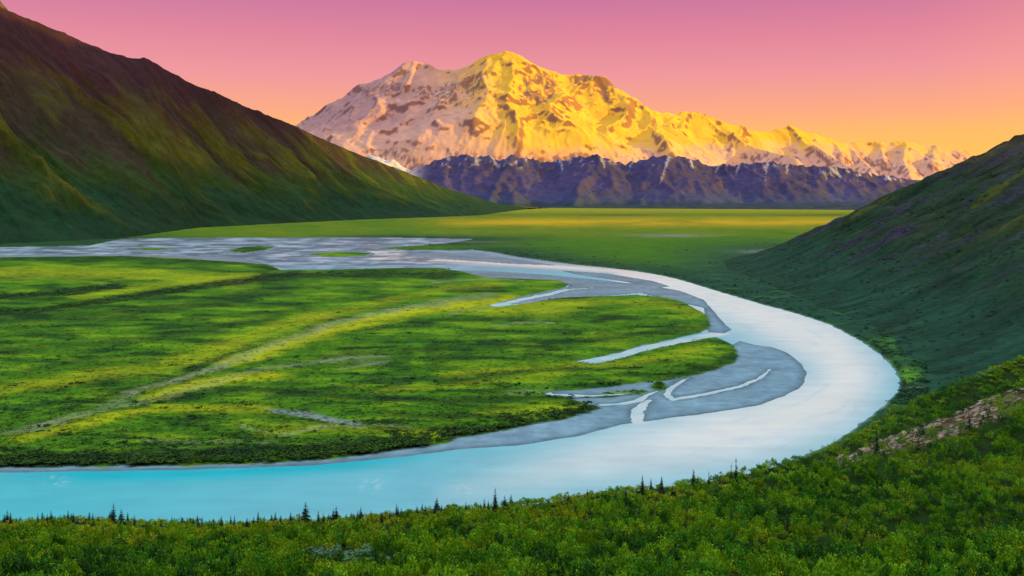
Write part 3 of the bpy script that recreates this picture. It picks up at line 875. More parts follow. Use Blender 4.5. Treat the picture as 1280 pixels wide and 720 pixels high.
    # windblown bare ground: the west face, the rib under the summit, the two walls
    for pts, wd, k in [([(398, 158), (425, 140), (452, 128)], 13, 0.55), ([(440, 150), (470, 152), (490, 142)], 12, 0.6), ([(462, 115), (500, 108), (540, 116), (575, 108), (606, 92)], 13, 0.95),
                       ([(530, 118), (560, 122), (592, 112)], 13, 0.9), ([(604, 100), (612, 118), (626, 134), (644, 148)], 13, 0.75),
                       ([(662, 104), (680, 96), (690, 112), (676, 124), (662, 116)], 11, 1.25), ([(722, 102), (740, 96), (762, 104), (764, 122), (746, 112)], 11, 1.15),
                       ([(716, 136), (738, 142), (752, 146)], 8, 0.55), ([(868, 140), (890, 146)], 7, 0.7), ([(905, 168), (915, 182), (908, 192)], 9, 0.6), ([(990, 160), (1000, 172)], 8, 0.6),
                       ([(458, 190), (490, 192), (515, 200)], 14, 0.8), ([(1060, 196), (1090, 204), (1130, 212)], 14, 0.8)]:
        zw = zone(pts, wd * 1.25) * k
        rock = np.maximum(rock, ss(0.46, 1.05, zw * (0.85 + 1.0 * tex) + 0.75 * tex * (zw > 0.08)) * 0.85)
    band = ss(186, 202, rr + 14 * n) * ss(0.12, 0.26, tex) * 0.85
    rock = np.clip(np.maximum(rock, band), 0, 1).ravel()
    c = np.tile(np.asarray((0.76, 0.47, 0.39)), (rock.size, 1))  # pinkish dusk shade painted into the base snow colour
    west_shade = ss(600, 450, cc + 60 * n) * ss(185, 150, rr + 20 * n)  # pink shade of the west face, painted into the snow
    c = mixc(c, (0.46, 0.28, 0.37), west_shade.ravel() * 0.8)
    sun_gold = ss(540, 640, cc + 50 * n + (rr - 120) * -0.4) * np.maximum(ss(204, 170, rr + 22 * n), np.exp(-((cc - 700) / 45) ** 2 - ((rr - 178) / 16) ** 2))  # golden sunlight painted into the summit and east snow
    c = mixc(c, (0.95, 0.56, 0.04), sun_gold.ravel() * 0.93)
    c = mixc(c, (0.24, 0.125, 0.135), rock)
    c = c * (1 + 0.10 * n.ravel())[:, None]
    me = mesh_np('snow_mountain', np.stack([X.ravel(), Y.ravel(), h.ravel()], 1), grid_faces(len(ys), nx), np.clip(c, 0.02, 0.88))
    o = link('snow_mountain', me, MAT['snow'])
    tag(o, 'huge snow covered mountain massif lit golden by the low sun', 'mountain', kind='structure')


build_snow_mountain()


def build_foothills():
    D = 21500
    ridges = []
    crest = [(330, 215, D + 900), (420, 208, D + 700), (452, 196, D + 500), (475, 192, D + 300), (497, 200, D + 200), (515, 212, D), (535, 203, D + 200), (556, 196, D + 200), (585, 192, D + 200), (604, 193, D + 100), (622, 197, D + 200), (640, 192, D + 100), (660, 198, D + 200),
             (700, 199, D + 300), (742, 191, D), (775, 204, D + 300), (800, 199, D + 200), (830, 190, D), (862, 198, D + 100), (890, 205, D + 200), (925, 202, D + 100), (960, 198, D), (985, 204, D + 200), (1010, 207, D + 200), (1035, 206, D + 200),
             (1062, 210, D + 300), (1090, 216, D + 400), (1130, 222, D + 600), (1200, 226, D + 900), (1400, 232, D + 1500)]
    ridges.append((crest, 1.0))
    rnd = random.Random(5)
    for i, p in enumerate(crest[1:-3]):
        if rnd.random() < 0.45: continue
        dc = rnd.uniform(-34, 34)
        ridges.append(([p, (p[0] + dc * 0.5, p[1] + 22, D - 800), (p[0] + dc, p[1] + 45 + rnd.uniform(-6, 6), D - 1800), (p[0] + dc * 1.3, 262, D - 2700)], 1.25))
    nx, ny = 620, 300
    xs = np.linspace((200 - 640) / F * D, (1500 - 640) / F * D, nx)
    ys = np.linspace(12500, D + 2600, ny)
    X, Y = np.meshgrid(xs, ys)
    wx = fbm(X / 1500, Y / 1500, 4) * 300; wy = fbm(X / 1500 + 20, Y / 1500, 4) * 300
    h = cone_field(X + wx * 0.5, Y + wy * 0.5, ridges, 0.55, 0.95)
    h = h + (smooth2(h, 2) - h) * 0.6
    env = ss(-100, 500, h)
    h = h + (ridged(X / 520, Y / 700, 5) - 0.6) * 130 * env + fbm(X / 110, Y / 110, 3) * 22 * env
    front = D - 3000 - 0.85 * np.clip(X - 300, 0, 6500) + 900 * fbm(X / 1600, Y / 5000, 4)
    fan = (Y - front) * 0.016 + 30 * fbm(X / 300, Y / 700, 4) * ss(0, 900, Y - front)
    h = np.maximum(h, np.minimum(fan, 170))
    h = np.maximum(h, -30)
    sx, sy = grid_normals(X, Y, h)
    slope = np.hypot(sx, sy)
    n = fbm(X / 420, Y / 420, 5).ravel(); n2 = fbm(X / 120, Y / 300, 4).ravel()
    z = h.ravel()
    cc, rr = map_of(X.ravel(), Y.ravel(), z)
    c = np.tile(np.asarray((0.066, 0.062, 0.190)), (z.size, 1))  # blue-purple distance haze painted into the rock colour
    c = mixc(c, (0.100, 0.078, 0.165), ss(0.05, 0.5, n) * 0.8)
    c = mixc(c, (0.050, 0.075, 0.200), ss(500, 60, z) * 0.8)  # bluer haze painted in towards the foot
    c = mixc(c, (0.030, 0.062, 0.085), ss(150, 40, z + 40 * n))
    # snow left in the couloirs near the top
    snow = np.zeros_like(z)
    for pts, wd in [([(838, 189), (833, 208), (825, 231)], 2.6), ([(903, 202), (894, 215)], 2.4), ([(925, 203), (920, 218)], 2.2), ([(959, 199), (957, 231)], 2.4), ([(986, 202), (983, 216)], 2.4), ([(1034, 205), (1050, 221)], 3.5),
                    ([(1009, 214), (1006, 234)], 1.6), ([(594, 192), (597, 206)], 3.2), ([(614, 191), (620, 207)], 2.6), ([(752, 198), (756, 210)], 1.8), ([(700, 200), (704, 212)], 1.6), ([(790, 202), (786, 216)], 1.6), ([(862, 199), (866, 210)], 1.8)]:
        d, _ = seg_dist(cc + 3.0 * n2, rr + 2 * n, pts)
        snow = np.maximum(snow, ss(wd, wd * 0.2, d + 1.2 * ss(195, 225, rr)) * 0.62)
    snow = np.maximum(snow, ss(0.22, 0.40, n2 + 0.5 * n) * ss(850, 960, z + 160 * n) * 0.4)
    left = ss(540, 500, cc) * ss(470, 650, z + 500 * n2)
    snow = np.clip(np.maximum(snow, np.maximum(left * 0.85, ss(1000, 1080, cc) * ss(0.12, 0.35, n2) * ss(520, 640, z) * 0.9)), 0, 1)
    c = mixc(c, (0.70, 0.68, 0.78), snow)
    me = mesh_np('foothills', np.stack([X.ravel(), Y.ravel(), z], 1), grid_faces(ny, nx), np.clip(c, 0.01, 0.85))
    o = link('foothills', me, MAT['foothill'])
    tag(o, 'purple bare foothills along the foot of the snow mountain', 'hills', kind='structure')


build_foothills()


# ------------------------------------------------------------------ leafy clumps
def leaf_cloud(rng, n, rx, rz, leaf, up=0.35, lumps=5):
    """n leaf faces spread over a few overlapping lobes; returns verts, faces, shade (0..1)"""
    lc = rng.normal(0, 0.42, (lumps, 3)); lc[:, 2] = rng.uniform(0.35, 0.8, lumps)
    lr = rng.uniform(0.35, 0.62, lumps)
    k = rng.integers(0, lumps, n)
    d = rng.normal(0, 1, (n, 3)); d /= np.linalg.norm(d, axis=1)[:, None]
    d[:, 2] = np.abs(d[:, 2]) * 0.9 + d[:, 2] * 0.1
    rad = lr[k] * rng.uniform(0.55, 1.08, n)
    p = lc[k] + d * rad[:, None]
    p[:, 2] = np.maximum(p[:, 2], 0.02)
    nrm = d + rng.normal(0, 0.55, (n, 3)); nrm[:, 2] += up
    nrm /= np.linalg.norm(nrm, axis=1)[:, None]
    t = np.cross(nrm, rng.normal(0, 1, (n, 3))); t /= np.maximum(np.linalg.norm(t, axis=1), 1e-6)[:, None]
    b = np.cross(nrm, t)
    c = p * np.array([rx, rx, rz])
    sz = leaf * rng.uniform(0.6, 1.35, n)[:, None]
    v = np.stack([c - t * sz, c + b * sz * 0.6, c + t * sz * 1.1, c - b * sz * 0.6], 1)
    f = np.arange(n * 4).reshape(n, 4)
    return v.reshape(-1, 3), f, np.repeat(rng.uniform(0.75, 1.3, n), 4)


WILLOW = [(0.150, 0.390, 0.012), (0.215, 0.395, 0.010), (0.075, 0.300, 0.016), (0.030, 0.145, 0.018), (0.200, 0.470, 0.014), (0.290, 0.440, 0.010)]


def merge_clouds(name, items, mat):
    """items: (verts, faces, colours) already in place -> one mesh"""
    vs, fs, cs, off = [], [], [], 0
    for v, f, c in items:
        vs.append(v); fs.append(f + off); cs.append(c); off += len(v)
    me = mesh_np(name, np.concatenate(vs), np.concatenate(fs), np.concatenate(cs), smooth=False)
    return link(name, me, mat)


def scatter_bluff(n_try, ymin, ymax, xmin, xmax, rng):
    x = rng.uniform(xmin, xmax, n_try); y = rng.uniform(ymin, ymax, n_try)
    z, s, c = bluff_z(x, y)
    rw, r = rock_w(c, z, y)
    ed = np.interp(c, EDGE_C, EDGE_D)
    over = y - ed
    bare = np.exp(-((c - 785) / 30) ** 2 - ((r - 719) / 8) ** 2)
    ok = (c > -120) & (c < 1420) & (over < 70) & (r < 745) & (rw < rng.uniform(0.25, 1.3, n_try)) & (bare < 0.4)
    ok &= ((c - 425) / 72) ** 2 + ((r - 706) / 15) ** 2 > rng.uniform(0.7, 1.1, n_try)
    return x[ok], y[ok], z[ok], s[ok], c[ok], r[ok], over[ok]


SHRUB_LIB = {}


def shrub_protos():
    rng = np.random.default_rng(21)
    out = []
    for k in range(6):
        out.append(leaf_cloud(rng, 340, 1.0, 1.0, 0.105, lumps=7))
    return out


PROTO = shrub_protos()
rng = np.random.default_rng(44)
bx, by, bz, bs, bc, br, bo = scatter_bluff(26000, 165, 640, -260, 430, rng)


def shrub_tone(x, y, c, s, r):
    """which willow kind grows where: olive near the brow, deep green in the hollows"""
    q = fbm(x / 34, y / 34, 3) + 0.25 * rng.normal(0, 1, x.shape)
    yel = q + 0.5 * ss(0.55, 0.95, s) * ss(1000, 500, c) - 0.15 - 0.28 * ss(0.45, 0.1, s) * ss(500, 100, c) - 0.12 * ss(0.5, 0.1, s)
    idx = np.where(yel > 0.35, 5, np.where(yel > 0.15, 1, np.where(yel > -0.05, 4, np.where(yel > -0.25, 0, np.where(yel > -0.5, 2, 3)))))
    return idx


tone = shrub_tone(bx, by, bc, bs, br)
# spacing: thin out by a coarse cell so that crowns overlap but do not pile up
cell = {}
keep = []
for i in rng.permutation(len(bx)):
    k = (int(bx[i] // 2.0), int(by[i] // 2.0))
    if k in cell: continue
    cell[k] = 1; keep.append(i)
keep = np.array(keep)
dist = np.hypot(bx[keep], by[keep])
order = keep[np.argsort(dist)]
in_view = (bc[order] > -5) & (bc[order] < 1285) & (br[order] < 722) & (br[order] > 560)
single = order[in_view][:290]
single_set = set(single.tolist())
rest = np.array([i for i in order if i not in single_set])


def shrub_size(i):
    tall = rng.uniform(1.9, 4.3) * (0.8 if tone[i] in (1, 5) else 1.05)
    if bo[i] > 0: tall *= 0.5
    elif bs[i] > 0.88: tall *= 0.62
    return rng.uniform(1.25, 2.3), tall


sage_x, sage_y = None, None
items = []
for i in rest:
    v, f, sh = PROTO[rng.integers(0, 6)]
    d = math.hypot(bx[i], by[i])
    nl = 340 if d < 300 else (230 if d < 420 else 150)
    rx, rz = shrub_size(i)
    a = rng.uniform(0, 6.28); ca, sa = math.cos(a), math.sin(a)
    vv = v[:nl * 4] * 1.0
    p = np.stack([(vv[:, 0] * ca - vv[:, 1] * sa) * rx, (vv[:, 0] * sa + vv[:, 1] * ca) * rx, vv[:, 2] * rz * 1.25], 1) + np.array([bx[i], by[i], bz[i] - 0.15])
    col = np.asarray(WILLOW[tone[i]]) * rng.uniform(0.7, 1.25)
    items.append((p, f[:nl], col[None, :] * sh[:nl * 4, None]))
thk = merge_clouds('willow_thicket', items, MAT['leaf'])
tag(thk, 'dense green willow thicket covering the slope above the river', 'thicket', kind='stuff')

# the nearest willows, each a shrub of its own: crown and stems
TONE_NAME = {0: 'mid green', 1: 'olive', 2: 'deep green', 3: 'dark blackish green', 4: 'bright green', 5: 'yellowish olive'}
STEM_TINT = (0.09, 0.07, 0.05)


def tube(p0, p1, r0, r1, n=5):
    p0 = np.asarray(p0, float); p1 = np.asarray(p1, float)
    d = p1 - p0; d /= np.linalg.norm(d)
    a = np.cross(d, [0.3, 0.9, 0.2]); a /= np.linalg.norm(a); b = np.cross(d, a)
    t = np.linspace(0, 2 * np.pi, n, endpoint=False)
    ring = np.cos(t)[:, None] * a + np.sin(t)[:, None] * b
    v = np.concatenate([p0 + ring * r0, p1 + ring * r1])
    f = np.array([[k, (k + 1) % n, n + (k + 1) % n, n + k] for k in range(n)])
    return v, f


def stems_mesh():
    r = np.random.default_rng(9)
    vs, fs, off = [], [], 0
    for k in range(7):
        a = r.uniform(0, 6.28); l = r.uniform(0.6, 0.95)
        v, f = tube((0.08 * math.cos(a), 0.08 * math.sin(a), -0.15), (0.55 * l * math.cos(a), 0.55 * l * math.sin(a), l), 0.035, 0.012)
        vs.append(v); fs.append(f + off); off += len(v)
    v = np.concatenate(vs)
    me = mesh_np('stems', v, np.concatenate(fs), np.tile(STEM_TINT, (len(v), 1)))
    me.materials.append(MAT['bark'])
    return me


STEMS = stems_mesh()
CROWN = {}
for t in range(6):
    for q in range(3):
        v, f, sh = PROTO[(t + 2 * q) % 6]
        me = mesh_np('crown', v * np.array([1, 1, 1.25]), f, np.asarray(WILLOW[t])[None, :] * sh[:, None], smooth=False)
        me.materials.append(MAT['leaf'])
        CROWN[t, q] = me


def tree_of(name, loc, rz, scale, parts):
    root = empty(name, loc, rz)
    root.scale = scale
    for pn, me in parts:
        o = bpy.data.objects.new(pn, me); COL.objects.link(o); o.parent = root
    return root


for i in single:
    rx, rz = shrub_size(i)
    root = tree_of('willow_shrub', (bx[i], by[i], bz[i] - 0.15), rng.uniform(0, 6.28), (rx, rx, rz), [('crown', CROWN[int(tone[i]), int(rng.integers(0, 3))]), ('stems', STEMS)])
    tag(root, TONE_NAME[int(tone[i])] + ' leafy willow shrub among the front rows of the thicket', 'shrub', TONE_NAME[int(tone[i])] + ' willows in the front of the thicket')


# ------------------------------------------------------------------ spruces
def spruce_mesh(rng, h, r, n, gap=0.0, bare=0.12):
    """narrow crown of drooping needle sprays in whorls"""
    vs, fs, cs, off = [], [], [], 0
    lev = int(h * 3.4)
    for k in range(lev):
        t = k / (lev - 1)
        if rng.random() < gap: continue
        z = h * (bare + (1 - bare) * t)
        rr = r * (1 - t) ** 0.75 * rng.uniform(0.65, 1.15) + 0.06
        m = max(4, int(n * (1 - t * 0.6)))
        a0 = rng.uniform(0, 6.28)
        for q in range(m):
            a = a0 + q * 2 * math.pi / m + rng.uniform(-0.3, 0.3)
            L = rr * rng.uniform(0.7, 1.2)
            dz = -0.35 * L * rng.uniform(0.4, 1.3)
            ca, sa = math.cos(a), math.sin(a)
            w = 0.42 * L + 0.05
            base = np.array([0, 0, z + 0.10]); tip = np.array([ca * L, sa * L, z + dz])
            mid = base * 0.45 + tip * 0.55
            side = np.array([-sa, ca, 0]) * w * 0.55
            v = np.array([base, mid + side + [0, 0, -0.05], tip, mid - side + [0, 0, -0.05]])
            vs.append(v); fs.append(np.arange(4)[None, :] + off); off += 4
            c = np.array((0.020, 0.060, 0.036)) * rng.uniform(0.6, 1.5)
            cs.append(np.tile(c, (4, 1)))
    me = mesh_np('crown', np.concatenate(vs), np.concatenate(fs), np.concatenate(cs), smooth=False)
    me.materials.append(MAT['needle'])
    return me


def trunk_mesh(h):
    v, f = tube((0, 0, -0.4), (0, 0, h * 0.99), 0.035 * h ** 0.6 + 0.03, 0.012, 7)
    me = mesh_np('trunk', v, f, np.tile((0.05, 0.035, 0.028), (len(v), 1)))
    me.materials.append(MAT['bark'])
    return me


srng = np.random.default_rng(77)
SPRUCE = []
for (h, r, n, gap) in [(5.0, 0.75, 9, 0.05), (6.2, 0.85, 9, 0.08), (4.2, 0.95, 9, 0.0), (7.5, 0.9, 9, 0.1), (5.6, 1.15, 10, 0.05), (3.2, 0.7, 8, 0.0), (6.8, 0.6, 7, 0.3)]:
    SPRUCE.append((spruce_mesh(srng, h, r, n, gap), trunk_mesh(h), h))


def place_spruce(c, depth_frac, kind, s, label, group):
    ed = float(np.interp(c, EDGE_C, EDGE_D)); y = ed * depth_frac
    x = (c - 640) / F * y
    z = float(bluff_z(np.array([x]), np.array([y]))[0][0])
    cm, tm, h = SPRUCE[kind]
    s *= 1.15
    root = tree_of('spruce_tree', (x, y, z - 0.1), srng.uniform(0, 6.28), (s * 1.6, s * 1.6, s * srng.uniform(0.92, 1.1)), [('crown', cm), ('trunk', tm)])
    tag(root, label, 'tree', group)
    return root


brow = [5, 12, 26, 39, 47, 66, 74, 90, 98, 105, 116, 123, 129, 142, 150, 169, 173, 200, 214, 219, 228, 240, 247, 259, 276, 283, 292, 298, 313, 318, 330, 334, 343, 352, 356, 362, 392, 405, 416, 424,
        433, 446, 452, 465, 476, 488, 496, 505, 512, 527, 532, 552, 565, 575, 593, 600, 610, 640, 651, 660, 675, 684, 700, 712, 735, 748, 770, 782, 790, 813, 830, 842, 858, 872, 880, 900]
brow += [c + d for c in (214, 228, 247, 262, 270, 288, 305, 324, 338, 347, 368, 398, 410, 420, 428, 438, 458, 470, 483, 492, 500, 517, 522, 540, 558, 570, 583, 605, 630, 8, 20, 33, 52, 58, 80, 86, 112, 136, 158, 164, 182, 190) for d in (0, 4.5)]
for c in brow:
    k = int(srng.choice([0, 0, 1, 2, 4, 5, 5, 2]))
    s = srng.uniform(0.5, 0.92)
    if c > 640: s *= 0.85
    place_spruce(c + srng.uniform(-1.5, 1.5), srng.uniform(0.97, 1.0), k, s, 'small dark spruce standing along the brow against the river', 'small spruces along the brow of the bluff')
for c, k, s, lab in [
    (382, 4, 1.25, 'broad dense spruce, tallest on the left half of the brow'),
    (546, 4, 1.05, 'stout dark spruce on the brow left of the tall thin spire'),
    (619, 3, 0.95, 'tall thin spruce spire in the middle of the brow'),
    (803, 3, 0.85, 'narrow spruce rising from the brow where it starts to climb'),
    (827, 1, 0.9, 'second spruce right of the narrow one where the brow climbs'),
    (867, 1, 1.0, 'dark spruce alone on the rising brow'),
    (886, 6, 0.8, 'thin scraggy spruce beside the open bend of the river'),
    (914, 6, 0.9, 'small scraggy spruce close left of the tallest scraggy one'),
    (920, 6, 1.25, 'tallest scraggy spruce with gaps in its crown above the river bend'),
    (142, 3, 0.95, 'slim tall spruce at the left end of the brow'),
]:
    place_spruce(c, 0.985, k, s, lab, None)
for c, fr, k, s, lab in [
    (1096, 0.90, 3, 1.35, 'dark spire spruce at the lower end of the rock ledges'),
    (1029, 0.93, 1, 0.9, 'short dark spruce below the foot of the rock ledges'),
    (1154, 0.90, 2, 1.1, 'round topped dark spruce in the middle of the rock ledges'),
    (1148, 0.86, 4, 1.0, 'bushy dark spruce just under the middle of the ledges'),
    (1212, 0.88, 4, 1.1, 'bushy spruce splitting the upper rock ledges'),
    (1092, 0.60, 3, 1.0, 'black spire spruce deep in the thicket near the bottom edge'),
    (914, 0.80, 1, 1.0, 'dark spruce inside the thicket below the scraggy spruces'),
    (430, 0.86, 3, 0.8, 'lone slim spruce inside the thicket above the grey green willows'),
    (525, 0.87, 4, 0.75, 'squat dark spruce inside the thicket under the stout brow spruce'),
    (648, 0.84, 1, 0.9, 'dark spruce inside the thicket below the thin spire'),
    (575, 0.90, 5, 1.2, 'stubby spruce inside the thicket left of the thin spire'),
    (985, 0.75, 1, 0.9, 'dark spruce in the hollow that crosses the thicket'),
]:
    place_spruce(c, fr, k, s, lab, None)


# pale grey-green willows at the front
sage_me = []
for k in range(3):
    v, f, sh = PROTO[k]
    me = mesh_np('crown', v * np.array([1, 1, 1.1]), f, np.asarray((0.13, 0.33, 0.18))[None, :] * sh[:, None], smooth=False)
    me.materials.append(MAT['leaf']); sage_me.append(me)
for n, (c, r, rx, rz) in enumerate([(392, 700, 3.0, 2.4), (415, 697, 2.6, 2.6), (437, 702, 2.8, 2.0), (455, 695, 2.6, 2.3), (372, 712, 2.4, 2.0), (478, 704, 2.2, 1.7), (408, 714, 2.6, 2.0), (442, 715, 2.4, 1.8)]):
    # march down the bearing until the slope is met
    yy = np.linspace(185, 330, 800); xx = (c - 640) / F * yy
    zz = bluff_z(xx, yy)[0]
    rr = HOR + (EYE - zz) * F / yy
    j = int(np.argmin(np.abs(rr - r)))
    root = tree_of('sage_willow', (xx[j], yy[j], zz[j] - 0.1), n * 1.3, (rx, rx, rz), [('crown', sage_me[n % 3]), ('stems', STEMS)])
    tag(root, 'pale grey green willow shrub in the clump at the front of the thicket', 'shrub', 'pale grey green willow clump')


# ------------------------------------------------------------------ rock ledges on the bluff
def build_rocks():
    r = np.random.default_rng(31)
    vs, fs, cs, off = [], [], [], 0
    yy = np.linspace(230, 620, 1600)
    cube = np.array([[-1, -1, -1], [1, -1, -1], [1, 1, -1], [-1, 1, -1], [-1, -1, 1], [1, -1, 1], [1, 1, 1], [-1, 1, 1]], float)
    cf = np.array([[0, 3, 2, 1], [4, 5, 6, 7], [0, 1, 5, 4], [1, 2, 6, 5], [2, 3, 7, 6], [3, 0, 4, 7]])
    for k in range(980):
        t = r.uniform(0, 6.9)
        i = int(t); w = t - i
        c = ROCK_LINE[i][0] * (1 - w) + ROCK_LINE[i + 1][0] * w
        half = float(np.interp(t, [0, 1, 3, 5, 7], [5, 9, 13, 15, 15]))
        lay = r.choice([-0.85, -0.55, -0.2, 0.15, 0.5, 0.85]) + r.normal(0, 0.09)
        rr_t = ROCK_LINE[i][1] * (1 - w) + ROCK_LINE[i + 1][1] * w + lay * half
        if math.sin(t * 5.1 + lay * 4) + 0.4 * r.normal() < -0.75: continue
        xx = (c - 640) / F * yy; zz = bluff_z(xx, yy)[0]
        rr = HOR + (EYE - zz) * F / yy
        j = int(np.argmin(np.abs(rr - rr_t)))
        sz = np.array([r.uniform(0.6, 2.6), r.uniform(0.5, 1.2), r.uniform(0.3, 0.9)])
        v = cube * sz * (1 + r.normal(0, 0.16, (8, 3)))
        a = math.radians(24) + r.normal(0, 0.3); ca, sa = math.cos(a), math.sin(a)
        v = np.stack([v[:, 0] * ca - v[:, 1] * sa, v[:, 0] * sa + v[:, 1] * ca, v[:, 2] + v[:, 0] * r.normal(0.22, 0.1)], 1)
        v += np.array([xx[j], yy[j], zz[j] + 0.15])
        vs.append(v); fs.append(cf + off); off += 8
        cs.append(np.tile(np.asarray((0.31, 0.285, 0.225)) * r.uniform(0.5, 1.3) * np.array([1, r.uniform(0.92, 1.05), r.uniform(0.85, 1.15)]), (8, 1)))
    me = mesh_np('rock_ledges', np.concatenate(vs), np.concatenate(fs), np.clip(np.concatenate(cs), 0.02, 0.7), smooth=False)
    o = link('rock_ledges', me, MAT['rock'])
    tag(o, 'band of broken pale brown rock ledges crossing the thicket on the right slope', 'rock outcrop', kind='stuff')


build_rocks()


# ------------------------------------------------------------------ low brush on the flats and on the hillside
def brush(name, xs, ys, zs, rad, hgt, cols, n, leaf, label, kind='stuff'):
    r = np.random.default_rng(len(xs))
    protos = [leaf_cloud(r, n, 1.0, 1.0, leaf, lumps=4) for _ in range(5)]
    xs, ys, zs = np.asarray(xs), np.asarray(ys), np.asarray(zs)
    pick = r.integers(0, 5, len(xs)); turn = r.uniform(0, 6.28, len(xs))
    items = []
    for k, (v, f, sh) in enumerate(protos):
        m = np.where(pick == k)[0]
        if not len(m): continue
        ca, sa = np.cos(turn[m])[:, None], np.sin(turn[m])[:, None]
        px = (v[None, :, 0] * ca - v[None, :, 1] * sa) * rad[m][:, None] + xs[m][:, None]
        py = (v[None, :, 0] * sa + v[None, :, 1] * ca) * rad[m][:, None] + ys[m][:, None]
        pz = v[None, :, 2] * hgt[m][:, None] + zs[m][:, None]
        cc = cols[m][:, None, :] * sh[None, :, None]
        ff = f[None] + (np.arange(len(m)) * len(v))[:, None, None]
        items.append((np.stack([px, py, pz], -1).reshape(-1, 3), ff.reshape(-1, 4), cc.reshape(-1, 3)))
    o = merge_clouds(name, items, MAT['leaf'])
    tag(o, label, 'brush', kind=kind)
    return o


def meadow_brush():
    r = np.random.default_rng(8)
    n = 60000
    c = r.uniform(-60, 1340, n); rw = 300 + (r.random(n) ** 0.8) * 292
    x, y = ground_xy(c, rw)
    sdm = poly_sd(x, y, MEADOW)
    n1 = fbm(c / 90, rw * 3.2 / 22, 4); n2 = fbm(x / 60, y / 45, 5)
    edge = np.exp(-np.maximum(sdm, 0) / 14.0) * ss(480, 540, rw)
    pr = ss(-0.05, 0.45, n1 + 0.5 * n2) * 0.05 + edge * 0.9
    for pts, wd, am in [([(-200, 375), (0, 373), (70, 368), (145, 359)], 8, 1), ([(-200, 398), (0, 392), (60, 388), (130, 378), (220, 364), (320, 350), (365, 344)], 8, 1), ([(330, 348), (370, 345), (470, 341), (560, 341)], 9, 0.8),
                        ([(-300, 584), (0, 579), (225, 576), (337, 573), (430, 566), (520, 557)], 12, 1.0)]:
        pr = np.maximum(pr, stroke(c, rw, pts, wd, 1.0) * am)
    ok = (sdm > 3) & (r.random(n) < pr)
    x, y, c, rw = x[ok], y[ok], c[ok], rw[ok]
    k = len(x)
    rad = r.uniform(1.6, 3.4, k) * (1 + (y / 2500)); hg = r.uniform(0.9, 2.0, k)
    base = np.array([(0.024, 0.095, 0.012), (0.016, 0.070, 0.014), (0.040, 0.130, 0.012), (0.055, 0.16, 0.012)])
    cols = base[r.integers(0, 4, k)] * r.uniform(0.7, 1.2, (k, 1))
    brush('meadow_brush', x, y, np.full(k, 1.2), rad, hg, cols, 30, 0.32, 'low dark willow brush growing in rows over the meadow')
    # tussocks and dwarf birch, the tone of the ground they grow on
    n = 24000
    c = r.uniform(-40, 960, n); rw = 335 + (r.random(n) ** 0.75) * 250
    x, y = ground_xy(c, rw)
    sdm = poly_sd(x, y, MEADOW)
    tint, hh = valley_at(c, rw)
    ok = (sdm > 2) & (r.random(n) < 0.35 + 0.65 * ss(-0.3, 0.3, fbm(x / 30, y / 22, 3)))
    x, y, tint, hh = x[ok], y[ok], tint[ok], hh[ok]; k = len(x)
    rad = r.uniform(0.9, 2.3, k) * (1 + y / 3000); hg = r.uniform(0.25, 0.7, k)
    brush('meadow_tussocks', x, y, hh - 0.05, rad, hg, tint * r.uniform(0.92, 1.25, (k, 1)), 10, 0.45, 'low grassy tussocks and dwarf birch all over the green meadow')


meadow_brush()


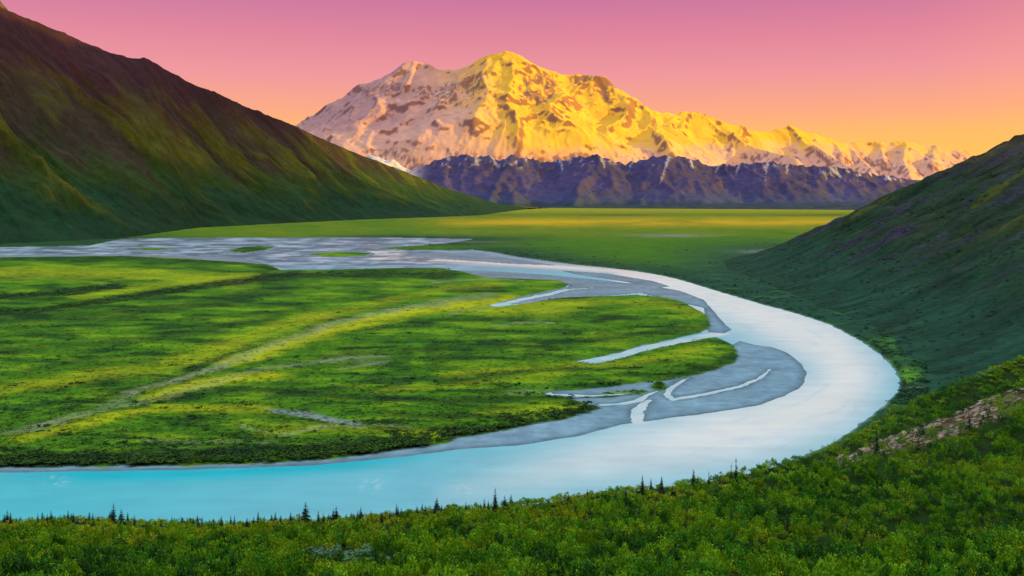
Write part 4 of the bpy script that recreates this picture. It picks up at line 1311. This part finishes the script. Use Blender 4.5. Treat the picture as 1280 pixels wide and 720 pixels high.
def hill_brush():
    r = np.random.default_rng(18)
    n = 9000
    x = r.uniform(330, 1250, n); y = 520 + (r.random(n) ** 1.3) * 2100
    z, t = right_hill_z(x, y)
    c = 640 + x / y * F
    q = fbm(x / 70, y / 70, 4)
    bzv, bsv, bcv = bluff_z(x, y)
    ok = (t > -10) & (c < 1330) & (c > 850) & (r.random(n) < ss(-0.25, 0.35, q) * ss(330, 120, z)) & (bzv < z + 0.5)
    x, y, z = x[ok], y[ok], z[ok]
    k = len(x)
    rad = r.uniform(1.3, 2.8, k) * (1 + y / 2600); hg = r.uniform(0.5, 1.3, k)
    base = np.array([(0.020, 0.070, 0.026), (0.012, 0.050, 0.034), (0.035, 0.095, 0.016), (0.030, 0.050, 0.040)])
    cols = base[r.integers(0, 4, k)] * r.uniform(0.7, 1.25, (k, 1))
    brush('hillside_brush', x, y, z - 0.1, rad, hg, cols, 26, 0.3, 'dark low brush scattered over the shaded right hillside')
    # bank brush between the river and the hills
    n = 30000
    c = r.uniform(480, 1160, n); rw = 305 + (r.random(n) ** 1.2) * 205
    x, y = ground_xy(c, rw)
    sdo = poly_sd(x, y, OUTER)
    z2, t2 = right_hill_z(x, y)
    pr = 0.45 * np.exp(-np.maximum(sdo, 0) / np.maximum(45, y * 0.03)) * ss(-0.3, 0.3, fbm(x / 50, y / 50, 3)) + 0.25 * ss(0.0, 0.4, fbm(x / 80, y / 60, 4)) * ss(800, 950, c)
    ok = (sdo > 3) & (r.random(n) < pr) & (t2 < 8)
    x, y = x[ok], y[ok]; k = len(x)
    rad = r.uniform(1.5, 3.2, k) * (1 + y / 2200); hg = r.uniform(1.0, 2.3, k) * (1 + y / 6000)
    base = np.array([(0.018, 0.095, 0.045), (0.016, 0.080, 0.055), (0.040, 0.150, 0.035), (0.026, 0.115, 0.030)])
    cols = base[r.integers(0, 4, k)] * r.uniform(0.7, 1.25, (k, 1))
    brush('riverbank_brush', x, y, np.full(k, 1.2), rad, hg, cols, 34, 0.26, 'dark teal willow brush lining the outer bank of the river')


hill_brush()

# the round bush on the gravel bar
gx, gy = ground_xy(825, 486)
rb = np.random.default_rng(2)
v, f, sh = leaf_cloud(rb, 420, 7.0, 4.6, 0.55, lumps=7)
me = mesh_np('crown', v, f, np.asarray((0.045, 0.13, 0.018))[None, :] * sh[:, None], smooth=False); me.materials.append(MAT['leaf'])
root = tree_of('willow_bush', (float(gx), float(gy), 0.7), 0, (1, 1, 1), [('crown', me)])
st = bpy.data.objects.new('stems', STEMS); COL.objects.link(st); st.parent = root; st.scale = (5, 5, 3.2)
tag(root, 'round green willow bush alone on the blue grey gravel bar', 'bush')

# ------------------------------------------------------------------ render settings
SC.view_settings.view_transform = 'Standard'
try:
    SC.view_settings.look = 'None'
except Exception:
    pass
SC.view_settings.exposure = 0; SC.view_settings.gamma = 1
SC.render.engine = 'CYCLES'
SC.cycles.use_denoising = True
SC.cycles.max_bounces = 4; SC.cycles.diffuse_bounces = 3; SC.cycles.glossy_bounces = 2; SC.cycles.transmission_bounces = 2
